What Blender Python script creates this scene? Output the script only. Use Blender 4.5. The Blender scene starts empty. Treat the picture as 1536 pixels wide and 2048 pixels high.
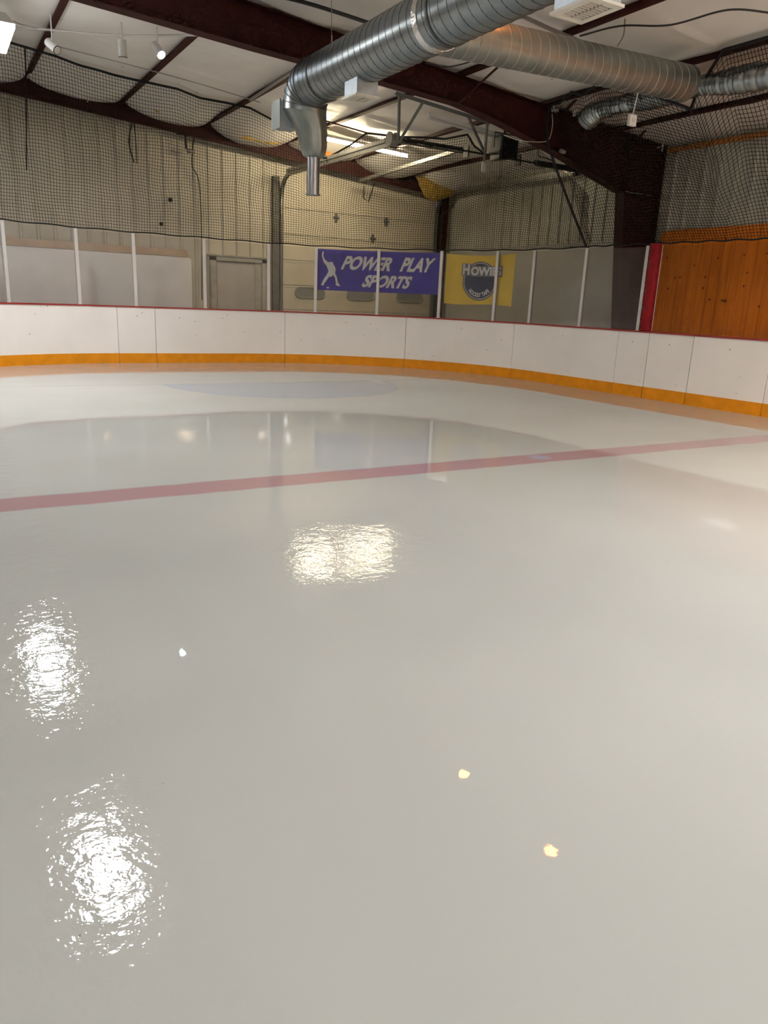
import bpy, bmesh, math, random
from mathutils import Vector, Matrix, noise
random.seed(7)
SC = bpy.context.scene
COL = SC.collection
PI = math.pi

# ------------------------------------------------------------------ camera (solved from the photograph)
F, PITCH, ROLL, AZ, CH = 1500.0, .27449, .043325, .5404458, 1.3693
fw = Vector((math.sin(AZ)*math.cos(PITCH), math.cos(AZ)*math.cos(PITCH), -math.sin(PITCH)))
rt = Vector((math.cos(AZ), -math.sin(AZ), 0))
up = rt.cross(fw)
rt2 = math.cos(ROLL)*rt + math.sin(ROLL)*up
up2 = -math.sin(ROLL)*rt + math.cos(ROLL)*up
cd = bpy.data.cameras.new('camera')
cam = bpy.data.objects.new('camera', cd); COL.objects.link(cam)
cd.sensor_fit = 'VERTICAL'; cd.sensor_height = 36; cd.lens = F/2048*36; cd.clip_end = 200; cd.clip_start = .05
cam.matrix_world = Matrix(((rt2.x, up2.x, -fw.x, 0), (rt2.y, up2.y, -fw.y, 0), (rt2.z, up2.z, -fw.z, CH), (0, 0, 0, 1)))
SC.camera = cam
EYE = Vector((0, 0, CH))
def ray(x, y):
    return (fw*F + rt2*(x-768) + up2*(1024-y)).normalized()
def onX(x, y, X): d = ray(x, y); return EYE + d*(X/d.x)
def onY(x, y, Y): d = ray(x, y); return EYE + d*(Y/d.y)
def onZ(x, y, Z): d = ray(x, y); return EYE + d*((Z-CH)/d.z)
def roofz(X): return 5.05 - .084*X
def onRoof(x, y, dz=0):
    d = ray(x, y); return EYE + d*((5.05+dz-CH)/(d.z+.084*d.x))

# ------------------------------------------------------------------ materials
def mat(name, col, rough=.6, metal=0., spec=.5, bump=None, vary=None, emit=None, specks=None):
    m = bpy.data.materials.new(name); m.use_nodes = True
    nt = m.node_tree; b = nt.nodes['Principled BSDF']
    b.inputs['Base Color'].default_value = (*col, 1)
    b.inputs['Roughness'].default_value = rough
    b.inputs['Metallic'].default_value = metal
    b.inputs['Specular IOR Level'].default_value = spec
    tc = nt.nodes.new('ShaderNodeTexCoord')
    last = None
    if vary:
        sc, amt = vary
        n = nt.nodes.new('ShaderNodeTexNoise'); n.inputs['Scale'].default_value = sc; n.inputs['Detail'].default_value = 2
        nt.links.new(tc.outputs['Object'], n.inputs['Vector'])
        r = nt.nodes.new('ShaderNodeMapRange'); r.inputs[1].default_value = .3; r.inputs[2].default_value = .7
        r.inputs[3].default_value = 1-amt; r.inputs[4].default_value = 1+amt*.6
        nt.links.new(n.outputs['Fac'], r.inputs[0])
        mx = nt.nodes.new('ShaderNodeVectorMath'); mx.operation = 'SCALE'; mx.inputs[0].default_value = col
        nt.links.new(r.outputs[0], mx.inputs['Scale']); last = mx.outputs[0]
    if specks:
        sc, size, dens, dc = specks
        v = nt.nodes.new('ShaderNodeTexVoronoi'); v.inputs['Scale'].default_value = sc
        nt.links.new(tc.outputs['Object'], v.inputs['Vector'])
        lt = nt.nodes.new('ShaderNodeMath'); lt.operation = 'LESS_THAN'; lt.inputs[1].default_value = size
        nt.links.new(v.outputs['Distance'], lt.inputs[0])
        sp = nt.nodes.new('ShaderNodeSeparateColor'); nt.links.new(v.outputs['Color'], sp.inputs[0])
        lt2 = nt.nodes.new('ShaderNodeMath'); lt2.operation = 'LESS_THAN'; lt2.inputs[1].default_value = dens
        nt.links.new(sp.outputs[0], lt2.inputs[0])
        mu = nt.nodes.new('ShaderNodeMath'); mu.operation = 'MULTIPLY'
        nt.links.new(lt.outputs[0], mu.inputs[0]); nt.links.new(lt2.outputs[0], mu.inputs[1])
        mx = nt.nodes.new('ShaderNodeMix'); mx.data_type = 'RGBA'
        nt.links.new(mu.outputs[0], mx.inputs[0]); mx.inputs[7].default_value = (*dc, 1)
        if last: nt.links.new(last, mx.inputs[6])
        else: mx.inputs[6].default_value = (*col, 1)
        last = mx.outputs[2]
    if last: nt.links.new(last, b.inputs['Base Color'])
    if bump:
        sc, st = bump
        n = nt.nodes.new('ShaderNodeTexNoise'); n.inputs['Scale'].default_value = sc; n.inputs['Detail'].default_value = 2
        nt.links.new(tc.outputs['Object'], n.inputs['Vector'])
        bp = nt.nodes.new('ShaderNodeBump'); bp.inputs['Strength'].default_value = st; bp.inputs['Distance'].default_value = .02
        nt.links.new(n.outputs['Fac'], bp.inputs['Height']); nt.links.new(bp.outputs[0], b.inputs['Normal'])
    if emit:
        b.inputs['Emission Color'].default_value = (*emit[0], 1); b.inputs['Emission Strength'].default_value = emit[1]
    return m
M = {}
P1, P2 = 60, 46
M['board'] = mat('board_white', (.83, .79, .76), .42, vary=(1.2, .05), specks=(9, .085, .3, (.16, .14, .12)))
M['kick'] = mat('kick_yellow', (.72, .26, .004), .55, spec=.25, vary=(6, .12))
M['cap'] = mat('cap_red', (.30, .018, .015), .4)
M['steel'] = mat('red_oxide_steel', (.045, .0085, .0065), .6, spec=.22, vary=(5, .25), bump=(60, .1))
M['vinyl'] = mat('white_vinyl_insulation', (.82, .77, .71), .5, vary=(1.5, .06), bump=(2.2, .9), specks=(2.6, .055, .5, (.25, .21, .17)))
M['siding'] = mat('beige_siding', (.57, .51, .40), .55, vary=(1.3, .12))
M['sidingB'] = mat('grey_beige_siding', (.52, .49, .40), .55, vary=(1.3, .12))
M['doorpaint'] = mat('overhead_door_paint', (.62, .55, .42), .5, vary=(1.7, .08))
M['jamb'] = mat('painted_jamb', (.40, .37, .32), .6, vary=(6, .2))
M['darkjamb'] = mat('dark_dusty_jamb', (.13, .12, .10), .6, vary=(6, .3))
M['slab'] = mat('door_slab_paint', (.46, .43, .39), .5, vary=(2, .08))
M['whitepanel'] = mat('white_panel', (.84, .80, .76), .45, vary=(1.2, .06), specks=(3, .05, .3, (.25, .22, .2)))
M['tan'] = mat('tan_board', (.56, .40, .27), .6, vary=(4, .12))
M['alu'] = mat('grey_aluminium_post', (.60, .58, .56), .4, .2)
M['galv'] = mat('galvanised_spiral_duct', (.25, .275, .28), .33, .92, vary=(9, .14), bump=(4, .03))
M['galv2'] = mat('galvanised_dull_duct', (.27, .285, .265), .40, .85, vary=(6, .14), bump=(4, .03))
M['seam'] = mat('duct_seam', (.08, .08, .08), .5, .6)
M['seamlight'] = mat('duct_seam_bright', (.62, .60, .54), .4, .6)
M['tape'] = mat('foil_tape', (.75, .75, .73), .25, .9, bump=(40, .4))
M['boxsteel'] = mat('sheet_steel_box', (.36, .40, .43), .42, .6, vary=(20, .12))
M['flex'] = mat('foil_flex_duct', (.36, .40, .41), .3, .9, bump=(14, .35))
M['pipe'] = mat('grey_pipe', (.26, .25, .26), .32, .75)
M['grille'] = mat('cream_grille', (.62, .58, .50), .5)
M['grilledark'] = mat('grille_slots', (.20, .18, .14), .7)
M['black'] = mat('black_metal', (.012, .012, .012), .5)
M['rope'] = mat('black_strap', (.010, .010, .012), .85)
M['twine'] = mat('net_twine', (.020, .017, .014), .9, spec=.1)
M['tracksteel'] = mat('track_steel', (.30, .29, .26), .4, .6, vary=(8, .15))
M['angle'] = mat('perforated_angle_steel', (.22, .23, .22), .45, .6)
M['white'] = mat('white_paint', (.68, .66, .62), .45)
M['conduit'] = mat('white_conduit', (.58, .54, .50), .5)
M['grey'] = mat('grey_conduit', (.33, .31, .29), .5, .4)
M['redpad'] = mat('red_vinyl_pad', (.24, .004, .008), .55, spec=.2, vary=(7, .2), bump=(12, .3))
M['fibre'] = mat('yellow_fibreglass', (.48, .30, .055), .95, bump=(60, .8), vary=(10, .3))
M['foam'] = mat('orange_foam', (.52, .20, .035), .9, bump=(30, .8), vary=(10, .2))
M['purple'] = mat('purple_banner_cloth', (.065, .045, .38), .75, vary=(3, .08))
M['bannerwhite'] = mat('banner_white_ink', (.74, .72, .70), .6)
M['yellow'] = mat('yellow_flag_cloth', (.84, .58, .07), .8, vary=(3, .07))
M['navy'] = mat('navy_ink', (.045, .055, .11), .6)
M['silver'] = mat('silver_ink', (.42, .44, .45), .6)
M['greyink'] = mat('grey_ink', (.17, .18, .20), .6)
M['lining'] = mat('grey_lining_sheet', (.42, .40, .36), .5, vary=(1.5, .1))
M['oval'] = mat('dull_oval_pane', (.25, .24, .215), .35)
M['ply'] = None
M['lens'] = mat('high_bay_lens', (.9, .9, .9), .4, emit=((.95, .97, 1), 9))
M['tube'] = mat('lit_tube', (.9, .9, .9), .4, emit=((1, .85, .56), 30))
M['lens2'] = mat('bright_high_bay_lens', (.9, .9, .9), .4, emit=((1, .96, .90), 9))
M['lens3'] = mat('added_warm_lens', (.9, .9, .9), .4, emit=((1, .74, .46), 8))  # lens of the added warm lamp beyond the right edge
M['bulbcool'] = mat('cool_bulb', (.9, .9, .9), .4, emit=((.62, .80, 1), 30))
M['bulbwarm'] = mat('warm_bulb', (.9, .9, .9), .4, emit=((1, .30, .06), 24))
M['puckmark'] = mat('dark_mark', (.02, .02, .02), .8)
M['concrete'] = mat('dark_concrete', (.2, .19, .18), .8, vary=(2, .2))

def plywood():
    m = mat('orange_stained_plywood', (.40, .10, .012), .6, spec=.2)
    nt = m.node_tree; b = nt.nodes['Principled BSDF']
    tc = nt.nodes.new('ShaderNodeTexCoord')
    mp = nt.nodes.new('ShaderNodeMapping'); mp.inputs['Scale'].default_value = (1, 9, .7)
    nt.links.new(tc.outputs['Object'], mp.inputs[0])
    n = nt.nodes.new('ShaderNodeTexNoise'); n.inputs['Scale'].default_value = 2; n.inputs['Detail'].default_value = 2
    nt.links.new(mp.outputs[0], n.inputs[0])
    cr = nt.nodes.new('ShaderNodeValToRGB')
    cr.color_ramp.elements[0].position = .3; cr.color_ramp.elements[0].color = (.64, .16, .008, 1)
    cr.color_ramp.elements[1].position = .75; cr.color_ramp.elements[1].color = (.86, .24, .014, 1)
    nt.links.new(n.outputs[0], cr.inputs[0])
    # grooves every 20 cm and dark knots
    sx = nt.nodes.new('ShaderNodeSeparateXYZ'); nt.links.new(tc.outputs['Object'], sx.inputs[0])
    mo = nt.nodes.new('ShaderNodeMath'); mo.operation = 'WRAP'; mo.inputs[1].default_value = .203; mo.inputs[2].default_value = 0
    nt.links.new(sx.outputs[1], mo.inputs[0])
    lt = nt.nodes.new('ShaderNodeMath'); lt.operation = 'LESS_THAN'; lt.inputs[1].default_value = .010
    nt.links.new(mo.outputs[0], lt.inputs[0])
    v = nt.nodes.new('ShaderNodeTexVoronoi'); v.inputs['Scale'].default_value = 7
    nt.links.new(tc.outputs['Object'], v.inputs[0])
    sp = nt.nodes.new('ShaderNodeSeparateColor'); nt.links.new(v.outputs['Color'], sp.inputs[0])
    l1 = nt.nodes.new('ShaderNodeMath'); l1.operation = 'LESS_THAN'; l1.inputs[1].default_value = .13; nt.links.new(v.outputs['Distance'], l1.inputs[0])
    l2 = nt.nodes.new('ShaderNodeMath'); l2.operation = 'LESS_THAN'; l2.inputs[1].default_value = .25; nt.links.new(sp.outputs[0], l2.inputs[0])
    mu = nt.nodes.new('ShaderNodeMath'); mu.operation = 'MULTIPLY'; nt.links.new(l1.outputs[0], mu.inputs[0]); nt.links.new(l2.outputs[0], mu.inputs[1])
    ad = nt.nodes.new('ShaderNodeMath'); ad.operation = 'MULTIPLY'; ad.inputs[1].default_value = .8; ad.use_clamp = True
    m2 = nt.nodes.new('ShaderNodeMath'); m2.operation = 'MAXIMUM'; nt.links.new(mu.outputs[0], m2.inputs[0])
    g = nt.nodes.new('ShaderNodeMath'); g.operation = 'MULTIPLY'; g.inputs[1].default_value = .55; nt.links.new(lt.outputs[0], g.inputs[0])
    nt.links.new(g.outputs[0], m2.inputs[1]); nt.links.new(m2.outputs[0], ad.inputs[0])
    mx = nt.nodes.new('ShaderNodeMix'); mx.data_type = 'RGBA'; mx.inputs[7].default_value = (.05, .012, .004, 1)
    nt.links.new(ad.outputs[0], mx.inputs[0]); nt.links.new(cr.outputs[0], mx.inputs[6]); nt.links.new(mx.outputs[2], b.inputs['Base Color'])
    return m
M['ply'] = plywood()

def glassmat(nm, h0, h1):
    m = bpy.data.materials.new(nm); m.use_nodes = True
    nt = m.node_tree; nt.nodes.clear()
    out = nt.nodes.new('ShaderNodeOutputMaterial')
    tr = nt.nodes.new('ShaderNodeBsdfTransparent'); tr.inputs[0].default_value = (.95, .95, .95, 1)
    df = nt.nodes.new('ShaderNodeBsdfDiffuse'); df.inputs[0].default_value = (.52, .50, .49, 1)
    tl = nt.nodes.new('ShaderNodeBsdfTranslucent'); tl.inputs[0].default_value = (.50, .48, .46, 1)
    gl = nt.nodes.new('ShaderNodeBsdfGlossy'); gl.inputs['Roughness'].default_value = .06
    tc = nt.nodes.new('ShaderNodeTexCoord'); n = nt.nodes.new('ShaderNodeTexNoise'); n.inputs['Scale'].default_value = 1.6; n.inputs['Detail'].default_value = 2
    nt.links.new(tc.outputs['Object'], n.inputs[0])
    r = nt.nodes.new('ShaderNodeMapRange'); r.inputs[1].default_value = .3; r.inputs[2].default_value = .7; r.inputs[3].default_value = h0; r.inputs[4].default_value = h1
    nt.links.new(n.outputs[0], r.inputs[0])
    m0 = nt.nodes.new('ShaderNodeMixShader'); m0.inputs[0].default_value = .4
    nt.links.new(df.outputs[0], m0.inputs[1]); nt.links.new(tl.outputs[0], m0.inputs[2])
    m1 = nt.nodes.new('ShaderNodeMixShader'); nt.links.new(r.outputs[0], m1.inputs[0])
    nt.links.new(tr.outputs[0], m1.inputs[1]); nt.links.new(m0.outputs[0], m1.inputs[2])
    fr = nt.nodes.new('ShaderNodeFresnel'); fr.inputs[0].default_value = 1.49
    ml = nt.nodes.new('ShaderNodeMath'); ml.operation = 'MULTIPLY'; ml.inputs[1].default_value = .2 if h0 > .01 else .1; nt.links.new(fr.outputs[0], ml.inputs[0])
    m2 = nt.nodes.new('ShaderNodeMixShader'); nt.links.new(ml.outputs[0], m2.inputs[0])
    nt.links.new(m1.outputs[0], m2.inputs[1]); nt.links.new(gl.outputs[0], m2.inputs[2])
    nt.links.new(m2.outputs[0], out.inputs[0])
    return m
M['glass'] = glassmat('scuffed_acrylic', .055, .10)
M['glassclean'] = glassmat('clear_acrylic', .002, .006)

def icemat():
    m = bpy.data.materials.new('wet_rink_ice'); m.use_nodes = True
    nt = m.node_tree; b = nt.nodes['Principled BSDF']; L = nt.links.new
    def math_(op, a, bb=None, cl=False):
        n = nt.nodes.new('ShaderNodeMath'); n.operation = op; n.use_clamp = cl
        for i, v in enumerate((a, bb)):
            if v is None: continue
            if isinstance(v, (int, float)): n.inputs[i].default_value = v
            else: L(v, n.inputs[i])
        return n.outputs[0]
    tc = nt.nodes.new('ShaderNodeTexCoord'); sx = nt.nodes.new('ShaderNodeSeparateXYZ'); L(tc.outputs['Object'], sx.inputs[0])
    wob = nt.nodes.new('ShaderNodeTexNoise'); wob.inputs['Scale'].default_value = 3; wob.inputs['Detail'].default_value = 2; L(tc.outputs['Object'], wob.inputs[0])
    w = math_('MULTIPLY', math_('SUBTRACT', wob.outputs[0], .5), .05)
    X = math_('ADD', sx.outputs[0], w); Y = math_('ADD', sx.outputs[1], w)
    def soft(dist, half, edge):   # 1 inside |dist|<half
        r = nt.nodes.new('ShaderNodeMapRange'); r.inputs[1].default_value = half-edge; r.inputs[2].default_value = half+edge
        r.inputs[3].default_value = 1; r.inputs[4].default_value = 0; L(dist, r.inputs[0]); return r.outputs[0]
    red = soft(math_('ABSOLUTE', math_('SUBTRACT', Y, 5.235)), .165, .02)
    goal = soft(math_('ABSOLUTE', math_('SUBTRACT', Y, 11.66)), .022, .012)
    dx = math_('SUBTRACT', X, 4.86); dy = math_('SUBTRACT', Y, 11.55)
    d = math_('SQRT', math_('ADD', math_('MULTIPLY', dx, dx), math_('MULTIPLY', dy, dy)))
    cre = math_('MULTIPLY', soft(d, 1.93, .03), math_('LESS_THAN', Y, 11.66))
    ddx = math_('SUBTRACT', X, 4.86); ddy = math_('SUBTRACT', Y, 5.27)
    dd = math_('SQRT', math_('ADD', math_('MULTIPLY', ddx, ddx), math_('MULTIPLY', ddy, ddy)))
    dot = soft(dd, .10, .03)
    base = nt.nodes.new('ShaderNodeTexNoise'); base.inputs['Scale'].default_value = .5; base.inputs['Detail'].default_value = 2; L(tc.outputs['Object'], base.inputs[0])
    cr = nt.nodes.new('ShaderNodeValToRGB'); cr.color_ramp.elements[0].position = .35; cr.color_ramp.elements[1].position = .68
    cr.color_ramp.elements[0].color = (.42, .435, .425, 1); cr.color_ramp.elements[1].color = (.46, .475, .465, 1); L(base.outputs[0], cr.inputs[0])
    cur = cr.outputs[0]
    for msk, colr, k in ((cre, (.27, .33, .44), .62), (goal, (.30, .26, .30), .45), (red, (.36, .20, .225), .85), (dot, (.34, .38, .55), .6)):
        mx = nt.nodes.new('ShaderNodeMix'); mx.data_type = 'RGBA'
        L(math_('MULTIPLY', msk, k), mx.inputs[0]); L(cur, mx.inputs[6]); mx.inputs[7].default_value = (*colr, 1); cur = mx.outputs[2]
    # little dark grit flecks frozen in
    v = nt.nodes.new('ShaderNodeTexVoronoi'); v.inputs['Scale'].default_value = 5; L(tc.outputs['Object'], v.inputs[0])
    sp = nt.nodes.new('ShaderNodeSeparateColor'); L(v.outputs['Color'], sp.inputs[0])
    fl = math_('MULTIPLY', math_('LESS_THAN', v.outputs['Distance'], .013), math_('LESS_THAN', sp.outputs[0], .3))
    mx = nt.nodes.new('ShaderNodeMix'); mx.data_type = 'RGBA'; L(fl, mx.inputs[0]); L(cur, mx.inputs[6]); mx.inputs[7].default_value = (.12, .11, .1, 1); cur = mx.outputs[2]
    L(cur, b.inputs['Base Color'])
    b.inputs['IOR'].default_value = 1.33; b.inputs['Specular IOR Level'].default_value = .5
    rn = nt.nodes.new('ShaderNodeTexNoise'); rn.inputs['Scale'].default_value = .8; rn.inputs['Detail'].default_value = 2; L(tc.outputs['Object'], rn.inputs[0])
    rr = nt.nodes.new('ShaderNodeMapRange'); rr.inputs[1].default_value = .35; rr.inputs[2].default_value = .7; rr.inputs[3].default_value = .012; rr.inputs[4].default_value = .035
    L(rn.outputs[0], rr.inputs[0]); L(rr.outputs[0], b.inputs['Roughness'])
    # surface: soft swells, ripples, scratches
    n1 = nt.nodes.new('ShaderNodeTexNoise'); n1.inputs['Scale'].default_value = 38; n1.inputs['Detail'].default_value = 2; n1.inputs['Roughness'].default_value = .6; L(tc.outputs['Object'], n1.inputs[0])
    n2 = nt.nodes.new('ShaderNodeTexNoise'); n2.inputs['Scale'].default_value = 1.2; n2.inputs['Detail'].default_value = 2; L(tc.outputs['Object'], n2.inputs[0])
        # rough, chewed-up patches: along the left boards, and one further out
    e1 = math_('SQRT', math_('ADD', math_('POWER', math_('SUBTRACT', X, 1.95), 2), math_('POWER', math_('SUBTRACT', Y, 3.6), 2)))
    def ramp(src, a, b_, lo_=.05):
        r_ = nt.nodes.new('ShaderNodeMapRange'); r_.inputs[1].default_value = a; r_.inputs[2].default_value = b_; r_.inputs[3].default_value = 1; r_.inputs[4].default_value = lo_; L(src, r_.inputs[0]); return r_.outputs[0]
    mrk = math_('MAXIMUM', ramp(X, .40, .62), ramp(e1, .45, .8))
    v2 = nt.nodes.new('ShaderNodeTexVoronoi'); v2.inputs['Scale'].default_value = 34; L(tc.outputs['Object'], v2.inputs[0])
    bub = nt.nodes.new('ShaderNodeMapRange'); bub.inputs[1].default_value = .05; bub.inputs[2].default_value = .16; bub.inputs[3].default_value = 1; bub.inputs[4].default_value = 0; L(v2.outputs['Distance'], bub.inputs[0])
    sp2 = nt.nodes.new('ShaderNodeSeparateColor'); L(v2.outputs['Color'], sp2.inputs[0])
    bub2 = math_('MULTIPLY', bub.outputs[0], math_('LESS_THAN', sp2.outputs[0], .06))
    h = math_('ADD', math_('MULTIPLY', math_('MULTIPLY', n1.outputs[0], mrk), .0009), math_('MULTIPLY', n2.outputs[0], .0012))
    n3 = nt.nodes.new('ShaderNodeTexNoise'); n3.inputs['Scale'].default_value = 11; n3.inputs['Detail'].default_value = 2; L(tc.outputs['Object'], n3.inputs[0])
    h = math_('ADD', h, math_('MULTIPLY', math_('MULTIPLY', n3.outputs[0], mrk), .0022))
    h = math_('ADD', h, math_('MULTIPLY', math_('MULTIPLY', bub2, mrk), .0022))
    bp = nt.nodes.new('ShaderNodeBump'); bp.inputs['Strength'].default_value = 1; bp.inputs['Distance'].default_value = 1.0
    L(h, bp.inputs['Height']); L(bp.outputs[0], b.inputs['Normal'])
    return m
M['ice'] = icemat()

# ------------------------------------------------------------------ mesh helpers
class MB:
    def __init__(s): s.v = []; s.f = []; s.sm = False
    def add(s, vs, fs):
        o = len(s.v); s.v += [tuple(v) for v in vs]; s.f += [tuple(i+o for i in f) for f in fs]; return s
    def box(s, a, b):
        x0, y0, z0 = a; x1, y1, z1 = b
        return s.hexa([(x0,y0,z0),(x1,y0,z0),(x1,y1,z0),(x0,y1,z0)], [(x0,y0,z1),(x1,y0,z1),(x1,y1,z1),(x0,y1,z1)])
    def hexa(s, lo, hi):
        return s.add(list(lo)+list(hi), [(3,2,1,0),(4,5,6,7),(0,1,5,4),(1,2,6,5),(2,3,7,6),(3,0,4,7)])
    def prism(s, pts, off):      # polygon pts (3D) extruded by off
        n = len(pts); off = Vector(off); p = [Vector(q) for q in pts]
        return s.add(p+[q+off for q in p], [tuple(range(n))[::-1], tuple(range(n, 2*n))]+[(i, (i+1) % n, (i+1) % n+n, i+n) for i in range(n)])
    def tube(s, pts, r, n=8, caps=True, closed=False):
        pts = [Vector(p) for p in pts]; rr = r if isinstance(r, (list, tuple)) else [r]*len(pts)
        vs = []; prev = None
        for i, p in enumerate(pts):
            a = pts[max(i-1, 0)]; b = pts[min(i+1, len(pts)-1)]; t = (b-a)
            if t.length < 1e-9: t = Vector((0, 0, 1))
            t.normalize()
            if prev is None:
                h = Vector((0, 0, 1)) if abs(t.z) < .9 else Vector((1, 0, 0)); x = t.cross(h).normalized()
            else:
                x = prev - t*prev.dot(t)
                x = x.normalized() if x.length > 1e-6 else t.orthogonal().normalized()
            prev = x; y = t.cross(x)
            for k in range(n):
                an = 2*PI*k/n; vs.append(p + (x*math.cos(an)+y*math.sin(an))*rr[i])
        fs = []
        for i in range(len(pts)-1):
            for k in range(n):
                fs.append((i*n+k, i*n+(k+1) % n, (i+1)*n+(k+1) % n, (i+1)*n+k))
        if caps: fs.append(tuple(range(n))[::-1]); fs.append(tuple(range((len(pts)-1)*n, len(pts)*n)))
        return s.add(vs, fs)
    def bar(s, a, b, w, h, upv=(0, 0, 1)):   # rectangular bar, w across, h along up
        a = Vector(a); b = Vector(b); t = (b-a).normalized(); u = Vector(upv)
        x = t.cross(u).normalized(); y = x.cross(t).normalized()
        c = [(-w/2, -h/2), (w/2, -h/2), (w/2, h/2), (-w/2, h/2)]
        return s.hexa([a+x*i+y*j for i, j in c], [b+x*i+y*j for i, j in c])
    def build(s, name, m, parent=None, smooth=False, off=None):
        me = bpy.data.meshes.new(name)
        o = off or (parent_loc(parent) if parent else Vector((0, 0, 0)))
        me.from_pydata([(v[0]-o[0], v[1]-o[1], v[2]-o[2]) for v in s.v], [], s.f); me.update()
        me.materials.append(M[m] if isinstance(m, str) else m)
        if smooth:
            for p in me.polygons: p.use_smooth = True
        bm = bmesh.new(); bm.from_mesh(me); bmesh.ops.recalc_face_normals(bm, faces=bm.faces); bm.to_mesh(me); bm.free()
        if smooth: me.set_sharp_from_angle(angle=math.radians(40))
        ob = bpy.data.objects.new(name, me); COL.objects.link(ob)
        if parent: ob.parent = parent
        return ob
def parent_loc(p):
    v = Vector(p.location)
    while p.parent: p = p.parent; v += Vector(p.location)
    return v
def thing(name, label, cat, loc=(0, 0, 0), group=None):
    o = bpy.data.objects.new(name, None); COL.objects.link(o); o.location = loc; o.empty_display_size = .1
    o['label'] = label; o['category'] = cat
    if group: o['group'] = group
    return o
def tag(o, label, cat, group=None):
    o['label'] = label; o['category'] = cat
    if group: o['group'] = group
    return o
def struct(o): o['kind'] = 'structure'; return o
def curve(pts, n=8):            # Catmull-Rom through points
    P = [Vector(p) for p in pts]; P = [P[0]*2-P[1]]+P+[P[-1]*2-P[-2]]; out = []
    for i in range(1, len(P)-2):
        for k in range(n):
            t = k/n; a, b, c, d = P[i-1:i+3]
            out.append(.5*((2*b)+(c-a)*t+(2*a-5*b+4*c-d)*t*t+(3*b-a-3*c+d)*t**3))
    out.append(P[-2]); return out

# ------------------------------------------------------------------ the rink's edge as a path
PP = [(10.42, .5), (10.27, 3.0), (10.12, 6.0)]
PP += [(5.5+4.38*math.cos(PI/2*i/60), 10.85+4.38*math.sin(PI/2*i/60)) for i in range(61)]
PP += [(3.2+4.4*math.cos(PI/2*(1+i/60)), 10.83+4.4*math.sin(PI/2*(1+i/60))) for i in range(61)]
S0 = -math.hypot(.15, 2.5)
DD = [S0]
for a, b in zip(PP, PP[1:]): DD.append(DD[-1]+math.hypot(b[0]-a[0], b[1]-a[1]))
SMAX = DD[-1]
def lerp_path(s):
    s = min(max(s, DD[0]), DD[-1])
    lo = 0; hi = len(DD)-1
    while hi-lo > 1:
        m = (lo+hi)//2
        if DD[m] <= s: lo = m
        else: hi = m
    t = (s-DD[lo])/(DD[hi]-DD[lo]); a = PP[lo]; b = PP[hi]
    return Vector((a[0]+(b[0]-a[0])*t, a[1]+(b[1]-a[1])*t))
def frame_at(s):
    a = lerp_path(s-.06); b = lerp_path(s+.06); t = (b-a).normalized()
    return lerp_path(s), t, Vector((t.y, -t.x))
def at(s, o=0, z=0):
    p, t, n = frame_at(s); q = p+n*o; return Vector((q.x, q.y, z))
def strip(mb, s0, s1, o0, o1, z0, z1, step=.12):   # curved slab following the edge
    n = max(1, int(math.ceil((s1-s0)/step)))
    vs = []
    for i in range(n+1):
        s = s0+(s1-s0)*i/n
        vs += [at(s, o0, z0), at(s, o1, z0), at(s, o1, z1), at(s, o0, z1)]
    fs = [(0, 1, 2, 3), tuple(n*4+k for k in (3, 2, 1, 0))]
    for i in range(n):
        for k in range(4): fs.append((i*4+k, i*4+(k+1) % 4, (i+1)*4+(k+1) % 4, (i+1)*4+k))
    mb.add(vs, fs)

# ------------------------------------------------------------------ SETTING
YW, XW = 16.5, 11.25
f = MB().add([(-9, -9, 0), (12, -9, 0), (12, 17, 0), (-9, 17, 0)], [(0, 1, 2, 3)]).build('floor', 'ice'); struct(f)
PUR = [-6.25, -4.62, -2.99, -1.36, .27, 1.90, 3.53, 5.18, 6.85, 8.45, 10.05]
mb = MB(); NX, NY = 220, 420; vs = []
for j in range(NY+1):
    Y = -9 + (YW+9)*j/NY
    for i in range(NX+1):
        X = -9+(XW+9)*i/NX
        k = 0
        P = [-7.88]+PUR+[11.7]
        for q in range(len(P)-1):
            if P[q] <= X <= P[q+1]: fr = (X-P[q])/(P[q+1]-P[q]); k = q
        if X < P[0]: fr = 0
        sg = math.sin(PI*fr)
        far = max(0, min(1, (Y-14.7)/1.2)); far = far*far*(3-2*far)
        near = .5+.5*math.sin(Y*1.1+k*2.1)
        z = roofz(X)+.075 - sg**.8*(.02+.03*near) - far*.27*sg**.45*(.8+.2*math.sin(k*4.1)) + .035*noise.noise(Vector((X*1.5, Y*1.1, k))) - .03*math.exp(-(((Y+.3*math.sin(k*2.3)) % 1.55-.77)/.05)**2)*sg
        vs.append((X, Y, z))
mb.add(vs, [(j*(NX+1)+i, j*(NX+1)+i+1, (j+1)*(NX+1)+i+1, (j+1)*(NX+1)+i) for j in range(NY) for i in range(NX)])
struct(mb.build('ceiling', 'vinyl', smooth=True))

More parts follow.
